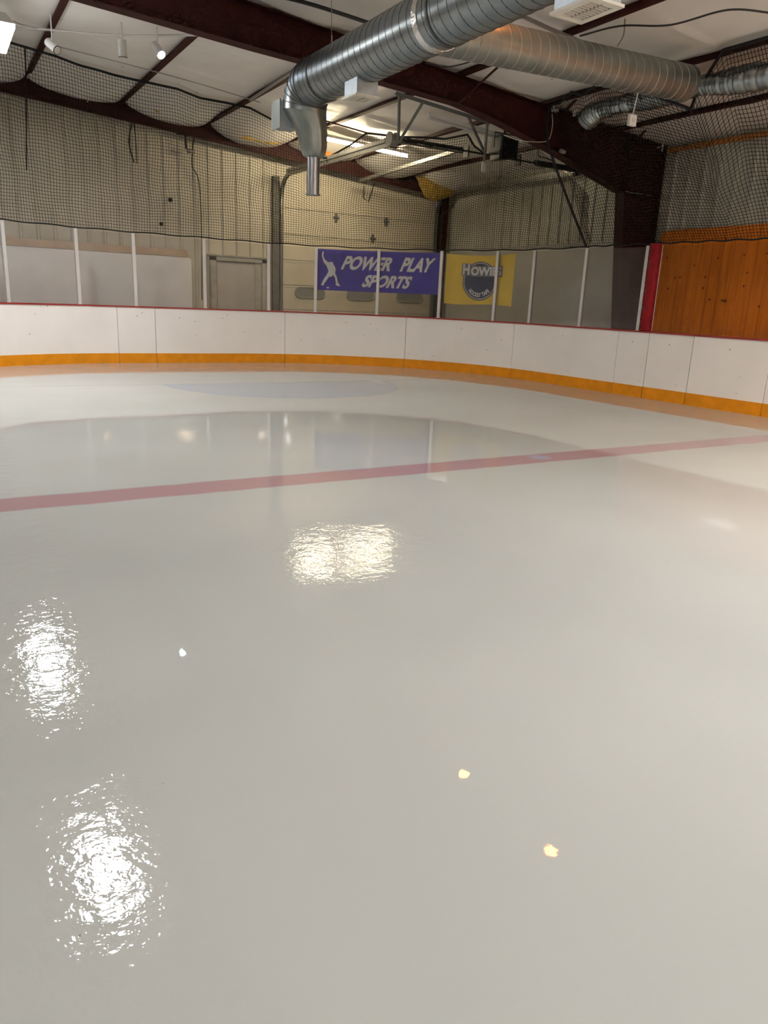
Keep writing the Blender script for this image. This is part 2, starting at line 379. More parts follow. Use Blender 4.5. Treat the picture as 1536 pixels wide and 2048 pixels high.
def ribbed(name, m, x0, x1, fixed, axis, ztop, gaps=(), pitch=.305):
    """pan of ribbed siding: profile along one axis, ribs standing proud of it"""
    mb = MB(); prof = []; x = x0
    while x < x1-1e-6:
        for dx, d in ((0, 0), (pitch-.075, 0), (pitch-.055, .028), (pitch-.02, .028), (pitch, 0)):
            if x+dx <= x1: prof.append((x+dx, d))
        x += pitch
    prof.append((x1, 0))
    vs = []
    for X, d in prof:
        for top in (0, 1):
            if axis == 'x': vs.append((X, fixed-d, (ztop(X) if top else 0)))
            else: vs.append((fixed-d, X, (ztop(X) if top else 0)))
    fs = []
    for i in range(len(prof)-1):
        mid = (prof[i][0]+prof[i+1][0])/2
        if any(a < mid < b for a, b in gaps): continue
        fs.append((2*i, 2*i+2, 2*i+3, 2*i+1))
    mb.add(vs, fs); return struct(mb.build(name, m))
DL, DR, DT = 6.85, 10.98, 3.78
ribbed('wall_far', 'siding', -9, XW, YW, 'x', lambda X: roofz(X)+.2, gaps=((DL, DR),), pitch=.305)
struct(MB().box((DL-.05, YW-.01, DT), (DR+.05, YW+.02, roofz(9))).build('trim_1', 'siding'))
ribbed('wall_right', 'sidingB', -9, YW, XW, 'y', lambda Y: roofz(XW)+.2, pitch=.305)
struct(MB().box((-9.1, -9, 0), (-9, YW, 6.2)).build('wall_left', 'siding'))
struct(MB().box((-9, -9.1, 0), (XW, -9, 6.2)).build('wall_back', 'siding'))

# personnel door in the far wall
d = MB()
d.box((5.27, YW-.09, 0), (5.40, YW, 2.12)); d.box((6.44, YW-.09, 0), (6.56, YW, 2.12)); d.box((5.27, YW-.09, 2.05), (6.56, YW, 2.14)); d.box((5.22, YW-.11, 2.14), (6.61, YW, 2.17))
dr = struct(d.build('door_1', 'jamb'))
MB().box((5.42, YW-.045, 0), (6.28, YW-.002, 2.03)).build('door_slab', 'slab', dr)
MB().box((6.28, YW-.06, 0), (6.44, YW-.002, 2.05)).build('door_stop', 'jamb', dr)
h = MB().tube([(5.52, YW-.05, 1.0), (5.52, YW-.10, 1.0)], .012).tube([(5.52, YW-.10, 1.0), (5.64, YW-.10, 1.0)], .010); h.build('door_handle', 'angle', dr)

# overhead sectional door
od = thing('overhead_door', 'wide beige sectional overhead door with oval panes behind the purple banner', 'garage door', ((DL+DR)/2, YW-.05, 0))
nsec = 7; hs = DT/nsec
for k in range(nsec):
    mb = MB(); mb.box((DL+.02, YW-.06, k*hs+.004), (DR-.02, YW-.015, (k+1)*hs-.004))
    mb.box((DL+.02, YW-.068, k*hs+.012), (DR-.02, YW-.058, k*hs+.045)); mb.box((DL+.02, YW-.068, (k+1)*hs-.045), (DR-.02, YW-.058, (k+1)*hs-.012))
    mb.build('door_section', 'doorpaint', od)
for cx in (7.62, 8.94, 10.32):
    hw, hh = .37, .115; n = 8; pts = []
    for (sx, sz, a0) in ((1, 1, 0), (-1, 1, 90), (-1, -1, 180), (1, -1, 270)):
        for i in range(n+1):
            a = math.radians(a0+90*i/n); pts.append((cx+sx*(hw-hh)+hh*math.cos(a), YW-.066, 1.475+hh*math.sin(a)))
    w = MB().prism(pts, (0, -.012, 0)).build('oval_window', 'oval', od)
    MB().tube([(p[0], p[1]-.012, p[2]) for p in pts]+[(pts[0][0], pts[0][1]-.012, pts[0][2])], .012, 6).build('window_rim', 'jamb', w)
for (px, py) in ((672, 435), (772, 443), (745, 477)):
    p = onY(px, py, YW-.07); b = MB()
    b.box((p.x-.035, p.y-.02, p.z-.09), (p.x+.035, p.y, p.z+.09)); b.tube([(p.x-.07, p.y-.02, p.z), (p.x+.07, p.y-.02, p.z)], .022)
    b.build('hinge', 'angle', od, off=None)

# doors' tracks
YT = 11.7
def track(name, X, label, side):
    t = thing(name, label, 'door track', (X, YW-.1, 0), 'overhead door tracks')
    z = 3.87
    pts = [(X, YW-.10, .05), (X, YW-.10, 3.30)] + [(X, YW-.10-.45*(1-math.cos(PI/2*i/8)), 3.42+.45*math.sin(PI/2*i/8)) for i in range(9)] + [(X, YT+.05, z)]
    m = MB(); pts = [Vector(p) for p in pts]
    for (dx, w, hh) in ((0, .012, .075), (side*.03, .06, .010), (side*.055, .010, .05)):
        vs = []
        for i, p in enumerate(pts):
            a = pts[max(0, i-1)]; b = pts[min(len(pts)-1, i+1)]; tt = (b-a).normalized(); n = Vector((1, 0, 0)).cross(tt)
            for i2, j in ((-w/2, -hh/2), (w/2, -hh/2), (w/2, hh/2), (-w/2, hh/2)): vs.append(p+Vector((dx+i2, 0, 0))+n*j)
        fs = []
        for i in range(len(pts)-1):
            for k in range(4): fs.append((i*4+k, i*4+(k+1) % 4, (i+1)*4+(k+1) % 4, (i+1)*4+k))
        m.add(vs, fs)
    m.build('track_rail', 'tracksteel', t)
    MB().box((X-side*.17, YW-.10, 0), (X-side*.02, YW-.03, 3.86)).build('track_jamb', 'darkjamb' if side > 0 else 'black', t)
    MB().box((X-.02, YT+.2, z+.04), (X+.10 if side > 0 else X+.03, YW-.45, z+.10)).build('track_angle', 'tracksteel', t)
    return t
track('door_track', 6.86, 'steel overhead door track at left, beside the white personnel door', 1)
track('door_track', 11.0, 'steel overhead door track at right, beneath torn yellow insulation', -1)
# third rail that runs out over the middle (door operator rail)
p0 = onY(712, 362, 16.2); 
orl = thing('operator_rail', 'long steel rail between the overhead door tracks, catching the tube light', 'rail', (p0.x, 16.2, p0.z))
pe = Vector((9.75, YT+.1, 4.17)); pst = Vector((p0.x, 16.2, 3.93))
q1 = onY(720, 361, 15.9); q2 = onY(918, 300, 12.6)
MB().bar(q1, q2, .05, .06).build('rail_bar', 'tracksteel', orl)
MB().bar(q1+Vector((.09, 0, .01)), q2+Vector((.09, 0, .01)), .012, .05).build('rail_flange', 'tracksteel', orl)
qa = onY(728, 372, 15.6); qb = onY(727, 396, 15.6); qc = onY(737, 404, 15.6); qd = onY(750, 362, 15.4)
MB().tube([qa, qb], .018, 6).tube([qb, qc, qd], .013, 6).build('rail_bracket', 'black', orl)

# torsion shaft with two springs and drum, hung on perforated angle
zs = 3.93
ts = thing('torsion_spring_assembly', 'black torsion shaft with springs hung behind the overhead door tracks', 'garage door springs', (9, YT, zs))
MB().tube([(6.83, YT, zs+.02), (11.15, YT, zs)], .016, 8).build('shaft', 'black', ts)
def coil(x0, x1, r, wire, pitch):
    n = int((x1-x0)/pitch*10); pts = [(x0+(x1-x0)*i/n, YT+r*math.cos(2*PI*i/10), zs+.01+r*math.sin(2*PI*i/10)) for i in range(n+1)]
    return MB().tube(pts, wire, 5)
coil(7.02, 8.30, .045, .0075, .022).build('spring', 'black', ts)
coil(9.95, 11.0, .045, .0075, .022).build('spring', 'black', ts)
for X in (6.93, 8.38, 9.55, 11.05):
    MB().box((X-.012, YT-.07, zs-.09), (X+.012, YT+.07, zs+.10)).build('bearing_plate', 'black', ts)
dm = MB().tube([(6.80, YT, zs), (6.83, YT, zs), (6.84, YT, zs), (6.90, YT, zs), (6.91, YT, zs), (6.94, YT, zs)], [.11, .11, .085, .085, .11, .11], 20); dm.build('cable_drum', 'tracksteel', ts)
def angle_iron(mb, a, b, w=.04, t=.004):
    a = Vector(a); b = Vector(b); d = (b-a).normalized(); x = d.cross(Vector((0, 1, 0)))
    if x.length < .01: x = Vector((1, 0, 0))
    x.normalize(); y = d.cross(x)
    mb.bar(a, b, w, t, x); mb.bar(a+y*w/2, b+y*w/2, t, w, x)
    L = (b-a).length; n = int(L/.05)
    for i in range(n):   # punched holes read as small dark nibs
        c = a.lerp(b, (i+.5)/n); mb.bar(c-d*.008-x*(.0025), c+d*.008-x*(.0025), .014, .004, x)
hg = thing('angle_iron_hanger', 'perforated steel angle hanger frame carrying the door tracks under the ceiling', 'hanger', (8, YT-.1, 4.6))
YH = 10.75
A1 = onY(790, 187, YH); B1 = onY(978, 246, YH)
m_ = MB(); angle_iron(m_, A1, B1, .055); m_.build('top_angle', 'angle', hg)
for a, b in (((798, 190), (796, 285)), ((844, 206), (797, 284)), ((974, 246), (968, 322)), ((936, 234), (968, 305))):
    m_ = MB(); angle_iron(m_, onY(*a, YH), onY(*b, 11.55)); m_.build('strut', 'angle', hg)
pt = onY(967, 334, 11.4)
wt = MB().box((pt.x-.04, pt.y-.006, pt.z-.075), (pt.x+.04, pt.y+.006, pt.z+.075)).build('warning_tag', 'white'); tag(wt, 'small white blank tag hanging below the perforated angle hanger', 'tag')

# ------------------------------------------------------------------ rigid steel frames
def rigid_frame(name, label, Y, bottom, col_in, col_out, hw):
    t = thing(name, label, 'steel frame', (col_out, Y, 0), 'rigid steel frames')
    top = [(-9, roofz(-9)), (col_out, roofz(col_out))]
    poly = [(x, z) for x, z in bottom]+[(col_in[0][0], col_in[0][1])]
    # web: rafter quads
    wb = MB(); bs = bottom+[(col_out, bottom[-1][1])]
    for (x0, z0), (x1, z1) in zip(bs, bs[1:]):
        wb.hexa([(x0, Y-.006, z0), (x1, Y-.006, z1), (x1, Y+.006, z1), (x0, Y+.006, z0)], [(x0, Y-.006, roofz(x0)), (x1, Y-.006, roofz(x1)), (x1, Y+.006, roofz(x1)), (x0, Y+.006, roofz(x0))])
    (xa, za), (xb, zb) = col_in
    wb.hexa([(xb, Y-.006, 0), (col_out, Y-.006, 0), (col_out, Y+.006, 0), (xb, Y+.006, 0)], [(xa, Y-.006, za), (col_out, Y-.006, za), (col_out, Y+.006, za), (xa, Y+.006, za)])
    wb.build('web', 'steel', t)
    fl = MB()
    for (x0, z0), (x1, z1) in zip(bottom, bottom[1:]+[(xa, za)]):
        fl.hexa([(x0, Y-hw, z0-.012), (x1, Y-hw, z1-.012), (x1, Y+hw, z1-.012), (x0, Y+hw, z0-.012)], [(x0, Y-hw, z0), (x1, Y-hw, z1), (x1, Y+hw, z1), (x0, Y+hw, z0)])
    fl.build('bottom_flange', 'steel', t)
    tf = MB().hexa([(-9, Y-hw, roofz(-9)-.012), (col_out, Y-hw, roofz(col_out)-.012), (col_out, Y+hw, roofz(col_out)-.012), (-9, Y+hw, roofz(-9)-.012)], [(-9, Y-hw, roofz(-9)), (col_out, Y-hw, roofz(col_out)), (col_out, Y+hw, roofz(col_out)), (-9, Y+hw, roofz(-9))])
    tf.build('top_flange', 'steel', t)
    cf = MB().hexa([(xb-.012, Y-hw, 0), (xb, Y-hw, 0), (xb, Y+hw, 0), (xb-.012, Y+hw, 0)], [(xa-.012, Y-hw, za), (xa, Y-hw, za), (xa, Y+hw, za), (xa-.012, Y+hw, za)])
    cf.build('column_flange', 'steel', t)
    MB().box((col_out-.012, Y-hw, 0), (col_out, Y+hw, roofz(col_out)-.012)).build('outer_flange', 'steel', t)
    st = MB()
    for X in (xa+.012,): st.hexa([(X, Y-hw*.95, za), (X+.01, Y-hw*.95, za), (X+.01, Y+hw*.95, za), (X, Y+hw*.95, za)], [(X, Y-hw*.95, roofz(X)-.012), (X+.01, Y-hw*.95, roofz(X)-.012), (X+.01, Y+hw*.95, roofz(X)-.012), (X, Y+hw*.95, roofz(X)-.012)])
    st.bar((xa+.03, Y-.0, za), (col_out-.02, Y, za), hw*1.8, .01)
    st.build('knee_stiffener', 'steel', t)
    return t
Y1 = 9.85
rigid_frame('rigid_steel_frame', 'deep dark red steel frame crossing overhead, haunched down to its column at right', Y1,
    [(-9, 4.95), (1.76, 4.40), (3.79, 4.28), (5.53, 4.20), (6.77, 4.13), (7.22, 4.06), (7.64, 3.98), (8.71, 3.73), (10.17, 3.33)], [(10.30, 3.30), (10.72, 0)], 11.19, .10)
Y2 = 16.1
rigid_frame('rigid_steel_frame', 'dark red steel frame running along the top of the far wall', Y2,
    [(-9, 5.46), (1.46, 4.62), (4.68, 4.37), (6.19, 4.24), (10.41, 3.87)], [(10.95, 3.83), (10.95, 0)], 11.08, .045)

names = ['second', 'third']
for i, X in enumerate(PUR):
    if X < -1.5: continue
    mb = MB(); Ya, Yb = -8.5, YW-.05; z = roofz(X)
    mb.box((X-.045, Ya, z+.001), (X+.045, Yb, z+.006)); mb.box((X-.003, Ya, z+.006), (X+.003, Yb, z+.16)); mb.box((X-.045, Ya, z+.006), (X-.040, Yb, z+.025))
    o = mb.build('roof_purlin', 'steel')
    where = {0.27: 'hidden end of the roof left of the high-bay lamp', -1.36: 'over the left edge of the ice', 1.90: 'above the leftmost spotlight, nearest the high-bay lamp',
             3.53: 'passing beside the lit spotlight', 5.18: 'ending behind the elbow of the spiral duct', 6.85: 'passing over the cream grilles to the hanger frame',
             8.45: 'carrying the top strap of the right net', 10.05: 'outermost one, behind the right net'}
    tag(o, 'dark red roof purlin ' + where[round(X, 2)], 'purlin', 'roof purlins')
# flange braces from purlins down to the near frame
for (px, py, qx, qy, lb) in ((1002, 128, 918, 206, 'thin dark red brace from purlin to beam under the middle of duct'),
                         (1152, 200, 1128, 224, 'short dark red brace at the beam beside the bare flexible duct end'),
                         (1304, 246, 1278, 275, 'short dark red brace at the beam top close to its column')):
    a = onRoof(px, py, -.02) if px < 1100 else onY(px, py, 9.3); b = onY(qx, qy, Y1-.10)
    tag(MB().bar(a, b, .035, .012).build('flange_brace', 'steel'), lb, 'brace', 'flange braces')

# ------------------------------------------------------------------ dasher boards
SEAM = [-2.3, .9, 3.50, 4.76, 5.58, 6.20, 8.72, 11.20, 13.79, 16.47, 17.18, 20.2, SMAX]
lab = ['board panel nearest the camera on the right, outside the frame edge', 'white board panel at the far right under the orange wall', 'white board panel right of the gate, below orange plywood',
       'white gate panel with dark seams just right of the red padded post', 'narrow white board panel beneath the red padded post', 'white board panel under the steel column and two empty panes',
       'white board panel beneath the yellow flag', 'white board panel beneath the right half of the purple banner', 'white board panel below the skater end of the purple banner',
       'narrow white board panel between two close seams below the white wall panel', 'white board panel at the left edge of the photo', 'white board panel beyond the left edge, around the corner']
for k, (a, b) in enumerate(zip(SEAM, SEAM[1:])):
    c = at((a+b)/2, 0, 0); g = .008 if k in (3,) else .004
    t = thing('dasher_board', lab[k], 'rink board', c, 'dasher boards')
    m_ = MB(); strip(m_, a+g, b-g, .012, .10, .02, 1.045); m_.build('board_face', 'board', t)
    m_ = MB(); strip(m_, a+g, b-g, 0, .016, .0, .185 if k > 1 else .185); m_.build('kick_plate', 'kick', t)
    m_ = MB(); strip(m_, a+.001, b-.001, -.004, .15, 1.045, 1.07); m_.build('cap_rail', 'cap', t)
    m_ = MB(); strip(m_, a, b, .10, .14, .0, 1.04); m_.build('back_frame', 'concrete', t)

# posts and panes
POST = [5.86, 7.14, 8.41, 9.28, 10.52, 11.85, 13.15, 14.13, 15.46, 16.81, 17.83, 19.10, 20.4, 21.7]
pl = ['grey glass post leaning against the red padded post', 'thin grey glass post, first left of the steel column', 'thin grey glass post just right of the yellow flag', 'thin grey glass post crossing the yellow flag',
      'grey glass post between purple banner and yellow flag', 'grey glass post across the middle of the purple banner', 'grey glass post at the left end of the purple banner', 'grey glass post between white door and overhead door track',
      'grey glass post left of the white personnel door', 'grey glass post in front of the white wall panel, right one', 'grey glass post in front of the white wall panel, left one', 'grey glass post at the far left edge of photo', 'grey glass post beyond the left edge', 'last grey glass post beyond the left edge']
for s, l in zip(POST, pl):
    p, t_, n_ = frame_at(s); c = at(s, .06, 1.07)
    T = thing('glass_post', l, 'post', c, 'glass posts'); m_ = MB()
    T3 = Vector((t_.x, t_.y, 0)); N3 = Vector((n_.x, n_.y, 0))
    def bx(w0, w1, d0, d1, z0, z1):
        q = [c+T3*w0+N3*d0, c+T3*w1+N3*d0, c+T3*w1+N3*d1, c+T3*w0+N3*d1]
        m_.hexa([(v.x, v.y, z0) for v in q], [(v.x, v.y, z1) for v in q])
    bx(-.030, .030, -.022, -.012, 1.07, 2.39); bx(-.012, .012, -.012, .05, 1.07, 2.38); m_.build('post_face', 'alu', T)
    m_ = MB(); bx(-.032, .032, .012, .022, 1.07, 2.39); m_.build('back_clamp', 'alu', T)
    m_ = MB(); bx(-.05, .05, -.03, .06, 1.068, 1.075); m_.build('foot_plate', 'alu', T)
pn = ['pane between the red padded post and the first thin post', 'bare pane left of the steel column, between two thin posts', 'bare narrow pane just right of the yellow flag', 'pane over most of the yellow flag', 
      'pane over the right half of the purple banner', 'pane over the left half of the purple banner with the skater', 'pane in front of the overhead door left of the banner', 'pane in front of the white personnel door',
      'pane at the right end of the white wall panel', 'pane over the middle of the white wall panel', 'pane over the left part of the white wall panel', 'pane past the left edge', 'last pane past the left edge']
for (a, b), l in zip(zip(POST, POST[1:]), pn):
    m_ = MB(); strip(m_, a+.014, b-.014, .054, .064, 1.072, 2.375, .1)
    tag(m_.build('acrylic_pane', 'glass', smooth=True), 'scuffed clear acrylic ' + l, 'glass panel', 'acrylic panes on the boards')
for (a, b), l in zip(((3.6, 5.57), (1.2, 3.58), (-2.2, 1.18)), ('clear acrylic pane in front of orange plywood beside the red post', 'clear acrylic pane at right edge in front of orange plywood', 'acrylic pane outside the right edge')):
    m_ = MB(); strip(m_, a, b, .054, .064, 1.072, 2.375, .3); tag(m_.build('acrylic_pane', 'glassclean', smooth=True), l, 'glass panel', 'acrylic panes on the boards')
# red padded post
pa = at(5.70, .055, 1.07); rp = thing('padded_post', 'round post wrapped in red vinyl padding at the end of the glass', 'post pad', pa)
n = 30; pts = [(pa.x+.004*math.sin(i*.9), pa.y+.005*math.sin(i*.7), 1.07+1.345*i/n) for i in range(n+1)]
MB().tube(pts, [.098+.005*math.sin(i*1.3)+.003*math.sin(i*3.1) for i in range(n+1)], 20).build('red_pad', 'redpad', rp, smooth=True)
for z in (1.24, 1.80, 2.3):
    MB().tube([(pa.x, pa.y, z), (pa.x, pa.y, z+.02)], .105, 20).build('pad_strap', 'redpad', rp, smooth=True)
q = at(5.585, .05, 1.07); m_ = MB().box((q.x-.004, q.y-.004, 1.07), (q.x+.004, q.y+.004, 2.40)); m_.build('edge_channel', 'alu', rp)

# ------------------------------------------------------------------ netting
def net(name, label, bottom, top, cell, foldA, seed, us=0.):
    """bottom(u), top(u) -> Vector; u in 0..1; twine mesh with square holes"""
    t = thing(name, label, 'safety net', bottom(.5), 'black safety nets')
    NB = 400; L = sum((bottom((i+1)/NB)-bottom(i/NB)).length for i in range(NB))
    nu = int(L/cell); nv = int(2.35/cell)
    def P(u, v):
        a = bottom(u); b = top(u); p = a.lerp(b, v)
        e = .004; tt = (bottom(min(1, u+e))-bottom(max(0, u-e))); tt.z = 0; tt.normalize(); nrm = Vector((tt.y, -tt.x, 0))
        s = u*L; env = math.sin(PI*min(1, max(0, v)))**.6
        w = foldA*(math.sin(s*5.1+1.5*math.sin(v*3+seed))+.6*math.sin(s*11.3+2*v+seed))*env + .05*noise.noise(Vector((s*1.4, v*3, seed)))*env
        sl = .035*noise.noise(Vector((s*1.1, v*4, seed+9)))*env
        p = p+nrm*w; p.z += sl + .012*math.sin(s*7+v*9)*env
        p += tt*(.05*noise.noise(Vector((s*1.2+30, v*4, seed))))*env
        return p
    G = [[P(i/nu, j/nv) for j in range(nv+1)] for i in range(nu+1)]
    vs = []; fs = []; r = TW
    def line(pts):
        o = len(vs)
        for i, p in enumerate(pts):
            a = pts[max(0, i-1)]; b = pts[min(len(pts)-1, i+1)]; d = (b-a).normalized()
            x = d.cross(Vector((.31, .87, .38))).normalized(); y = d.cross(x)
            for k in range(3):
                an = 2*PI*k/3; vs.append(p+(x*math.cos(an)+y*math.sin(an))*r)
        for i in range(len(pts)-1):
            for k in range(3): fs.append((o+i*3+k, o+i*3+(k+1) % 3, o+(i+1)*3+(k+1) % 3, o+(i+1)*3+k))
    for i in range(nu+1): line(G[i])
    for j in range(nv+1): line([G[i][j] for i in range(nu+1)])
    m_ = MB(); m_.v = [tuple(v) for v in vs]; m_.f = fs
    mo = bpy.data.meshes.new('net_mesh'); o0 = Vector(t.location)
    mo.from_pydata([(v[0]-o0.x, v[1]-o0.y, v[2]-o0.z) for v in m_.v], [], fs); mo.materials.append(M['twine'])
    ob = bpy.data.objects.new('net_mesh', mo); COL.objects.link(ob); ob.parent = t
    rp_ = MB(); rp_.tube([top(us+(1-us)*i/200) for i in range(201)], .020, 6); rp_.build('top_strap', 'rope', t, smooth=True)
    rp_ = MB(); rp_.tube([bottom(i/200)+Vector((0, 0, .008*math.sin(i*.5))) for i in range(201)], .013, 6); rp_.build('bottom_cord', 'rope', t, smooth=True)
    return t
TW = .0040
def poly_fn(keys):        # keys: (u, Vector)
    def fn(u):
        for (u0, a), (u1, b) in zip(keys, keys[1:]):
            if u <= u1 or (u1, b) == keys[-1]:
                k = (u-u0)/(u1-u0) if u1 > u0 else 0; return a.lerp(b, max(0, min(1, k)))
        return keys[-1][1]
    return fn
# far net : bottom runs from the rope at s=7.1 round to the left
sA0, sA1 = 7.12, 21.6
botA = lambda u: at(sA0+(sA1-sA0)*u, .06, 2.41)
def sat(x, y, o=.06):        # path coordinate under a pixel
    d = ray(x, y); best = None
    for i in range(1200):
        s = 1+(SMAX-1)*i/1199; p = at(s, o)
        if p.x*d.x+p.y*d.y < 0: continue
        c_ = abs(p.x*d.y-p.y*d.x)/p.length
        if best is None or c_ < best[0]: best = (c_, s)
    return best[1]
topA_px = [((1178, 392), 'y', 10.02), ((1160, 372), 'y', 10.05), ((1062, 285), 'y', 10.1), ((1010, 262), 'y', 10.9), ((1003, 285), 'y', 11.6), ((975, 312), 'y', 12.3), ((948, 292), 'y', 12.6), ((936, 269), 'r', 0), ((890, 278), 'r', -.03), ((850, 275), 'r', 0), ((800, 274), 'r', 0), ((733, 266), 'r', 0),
           ((701, 290), 'y', 13.9), ((650, 318), 'y', 14.1), ((625, 300), 'y', 14.1), ((600, 262), 'y', 13.9), ((545, 240), 'r', 0), ((500, 216), 'r', 0), ((455, 206), 'r', 0), ((400, 196), 'r', 0), ((355, 178), 'r', 0), ((300, 166), 'r', 0), ((262, 158), 'r', 0), ((228, 150), 'r', 0), ((195, 140), 'r', 0), ((160, 131), 'r', 0), ((110, 112), 'r', 0), ((60, 97), 'r', 0), ((20, 85), 'r', 0), ((-60, 66), 'r', 0), ((-200, 40), 'r', 0)]
keys = []
for (px, md, val) in topA_px:
    P_ = onRoof(*px, -.03+val) if md == 'r' else onY(*px, val)
    s = sat(*px) if px[0] > -100 else 21.6
    keys.append((max(0, min(1, (s-sA0)/(sA1-sA0))), P_))
keys = [(u, p) for u, p in sorted(keys, key=lambda k: k[0])]
keys[0] = (0, keys[0][1]); keys[-1] = (1, keys[-1][1])
net('safety_net', 'black safety netting hanging from the ceiling over the curved far end glass', botA, poly_fn(keys), .05, .012, 3, us=keys[3][0])
# right net
sB0, sB1 = 0.0, 7.12
botB = lambda u: at(sB1+(sB0-sB1)*u, .06, 2.42)
topB_px = [((1098, 214), 0), ((1118, 206), 1), ((1143, 184), 1), ((1164, 190), 1), ((1192, 171), 1), ((1230, 170), 1)]
kB = []
Tv = [onRoof(1098, 212, -.03), onRoof(1120, 205, -.03), onRoof(1143, 184, -.02), onRoof(1165, 190, -.03), onRoof(1192, 171, -.02), onRoof(1230, 169, -.03), Vector((8.25, 7.5, 4.02)), Vector((8.42, 7.05, 3.82)), onRoof(1392, 190, -.2), onRoof(1420, 142, -.12), onRoof(1447, 100, -.03), onRoof(1536, 75, -.03), Vector((8.35, 4.0, 4.3)), Vector((8.4, 1, 4.3))]
U = [0, .03, .08, .12, .16, .22, .33, .38, .40, .42, .44, .53, .78, 1]
print('NETB', [tuple(round(c, 2) for c in v) for v in Tv])
net('safety_net', 'black safety netting slung from the roof over the right boards and orange wall', botB, poly_fn(list(zip(U, Tv))), .05, .02, 8)
rb = MB().tube(curve([onRoof(1098, 212, -.04), onY(1094, 262, 9.66), onY(1100, 300, 9.68), onY(1130, 385, 9.74), onY(1172, 492, 10.05)]), .020, 6).build('net_edge_rope', 'rope', smooth=True)
tag(rb, 'thick black rope slanting down across the beam to the glass', 'rope')
cd_ = MB().tube(curve([onY(50, 96, 14.4), onY(52, 180, 14.8), onY(53, 340, 15.1)]), .012, 5).build('hanging_rope', 'rope'); tag(cd_, 'thin black cord hanging in the net at the far left', 'cord')

# ------------------------------------------------------------------ ducts
def spiral_duct(parent, pts, r, pitch, body, seam, name='duct_pipe', seamr=.004, nseg=32):
    MB().tube(pts, r, nseg, caps=True).build(name, body, parent, smooth=True)
    a = Vector(pts[0]); b = Vector(pts[-1]); d = (b-a); L = d.length; d.normalize()
    x = d.cross(Vector((0, 0, 1))).normalized(); y = d.cross(x); n = int(L/pitch*28)
    MB().tube([a+d*(L*i/n)+(x*math.cos(2*PI*i/28)+y*math.sin(2*PI*i/28))*(r+.001) for i in range(n+1)], seamr, 4, caps=False).build('spiral_seam', seam, parent, smooth=True)
XD, ZD = 4.22, 3.83
R1 = .262
dt = thing('spiral_duct', 'large galvanised spiral duct sweeping overhead to a downturned elbow', 'duct', (XD, 7, ZD))
spiral_duct(dt, [(XD, 2.4, ZD), (XD, 9.08, ZD)], R1, .125, 'galv', 'seam', seamr=.0026)
for Yc, nm in ((8.72, 'joint_band'), (6.25, 'joint_band')):
    MB().tube([(XD, Yc, ZD), (XD, Yc+.03, ZD)], R1+.006, 32).build(nm, 'seam', dt, smooth=True)
MB().tube([(XD, 6.42, ZD), (XD, 6.50, ZD)], R1+.007, 32).build('foil_tape_band', 'tape', dt, smooth=True)
# elbow : mitred gores turning down
eb = MB(); pts = []; Rb = .27; yc = 9.08
for i in range(6):
    a = PI/2*i/5; pts.append((XD, yc+Rb*math.sin(a)*.95, ZD-Rb*(1-math.cos(a))))
eb.tube(pts, [R1+.004]*6, 32); eb.build('elbow', 'galv', dt, smooth=True)
for i in range(0, 5):
    a = PI/2*(i+.1)/5; c = Vector((XD, yc+Rb*math.sin(a)*.95, ZD-Rb*(1-math.cos(a)))); d = Vector((0, math.cos(a), -math.sin(a)))
    MB().tube([c-d*.006, c+d*.006], R1+.009, 32).build('elbow_seam', 'seam', dt, smooth=True)
# crimped taper then thin pipe
cb = Vector((XD, yc+Rb*.95, ZD-Rb)); tp = MB(); vs = []; nk = 48; prof = [(0, R1+.004), (-.06, .245), (-.24, .185), (-.40, .158), (-.46, .145), (-.50, .12), (-.52, .085)]
for z, r in prof:
    for k in range(nk):
        a = 2*PI*k/nk; cr_ = 0 if z > -.05 else .010*math.cos(a*9)*min(1, -z*4)
        sh = min(1, -z/.30); vs.append((cb.x+.10*sh+(r+cr_)*math.cos(a), cb.y-.06*sh+(r+cr_)*math.sin(a), cb.z+z))
tp.add(vs, [(j*nk+k, j*nk+(k+1) % nk, (j+1)*nk+(k+1) % nk, (j+1)*nk+k) for j in range(len(prof)-1) for k in range(nk)]+[tuple(range((len(prof)-1)*nk, len(prof)*nk))])
tp.build('tapered_reducer', 'galv2', dt, smooth=True)
cb = cb+Vector((.10, -.06, 0)); zb = cb.z-.52; pb = onY(622, 390, cb.y); ZB = pb.z
MB().tube([(cb.x, cb.y, zb+.02), (cb.x, cb.y, zb-.02), (cb.x, cb.y, ZB+.008)], .080, 24).build('small_pipe', 'pipe', dt, smooth=True)
MB().tube([(cb.x, cb.y, ZB), (cb.x, cb.y, ZB+.012)], .094, 24).build('pipe_lip', 'galv', dt, smooth=True)
MB().tube([(cb.x, cb.y, zb-.01), (cb.x, cb.y, zb+.03)], .084, 24).build('pipe_collar', 'galv2', dt, smooth=True)
# outlet box on the left flank of the taper
bc = onY(570, 233, 9.52); m_ = MB().box((bc.x-.11, 9.40, bc.z-.145), (XD-.05, 9.64, bc.z+.145))
bo = m_.build('outlet_box', 'boxsteel', dt)
MB().box((bc.x-.125, 9.385, bc.z-.16), (bc.x-.11, 9.655, bc.z+.16)).build('box_flange', 'galv2', bo)
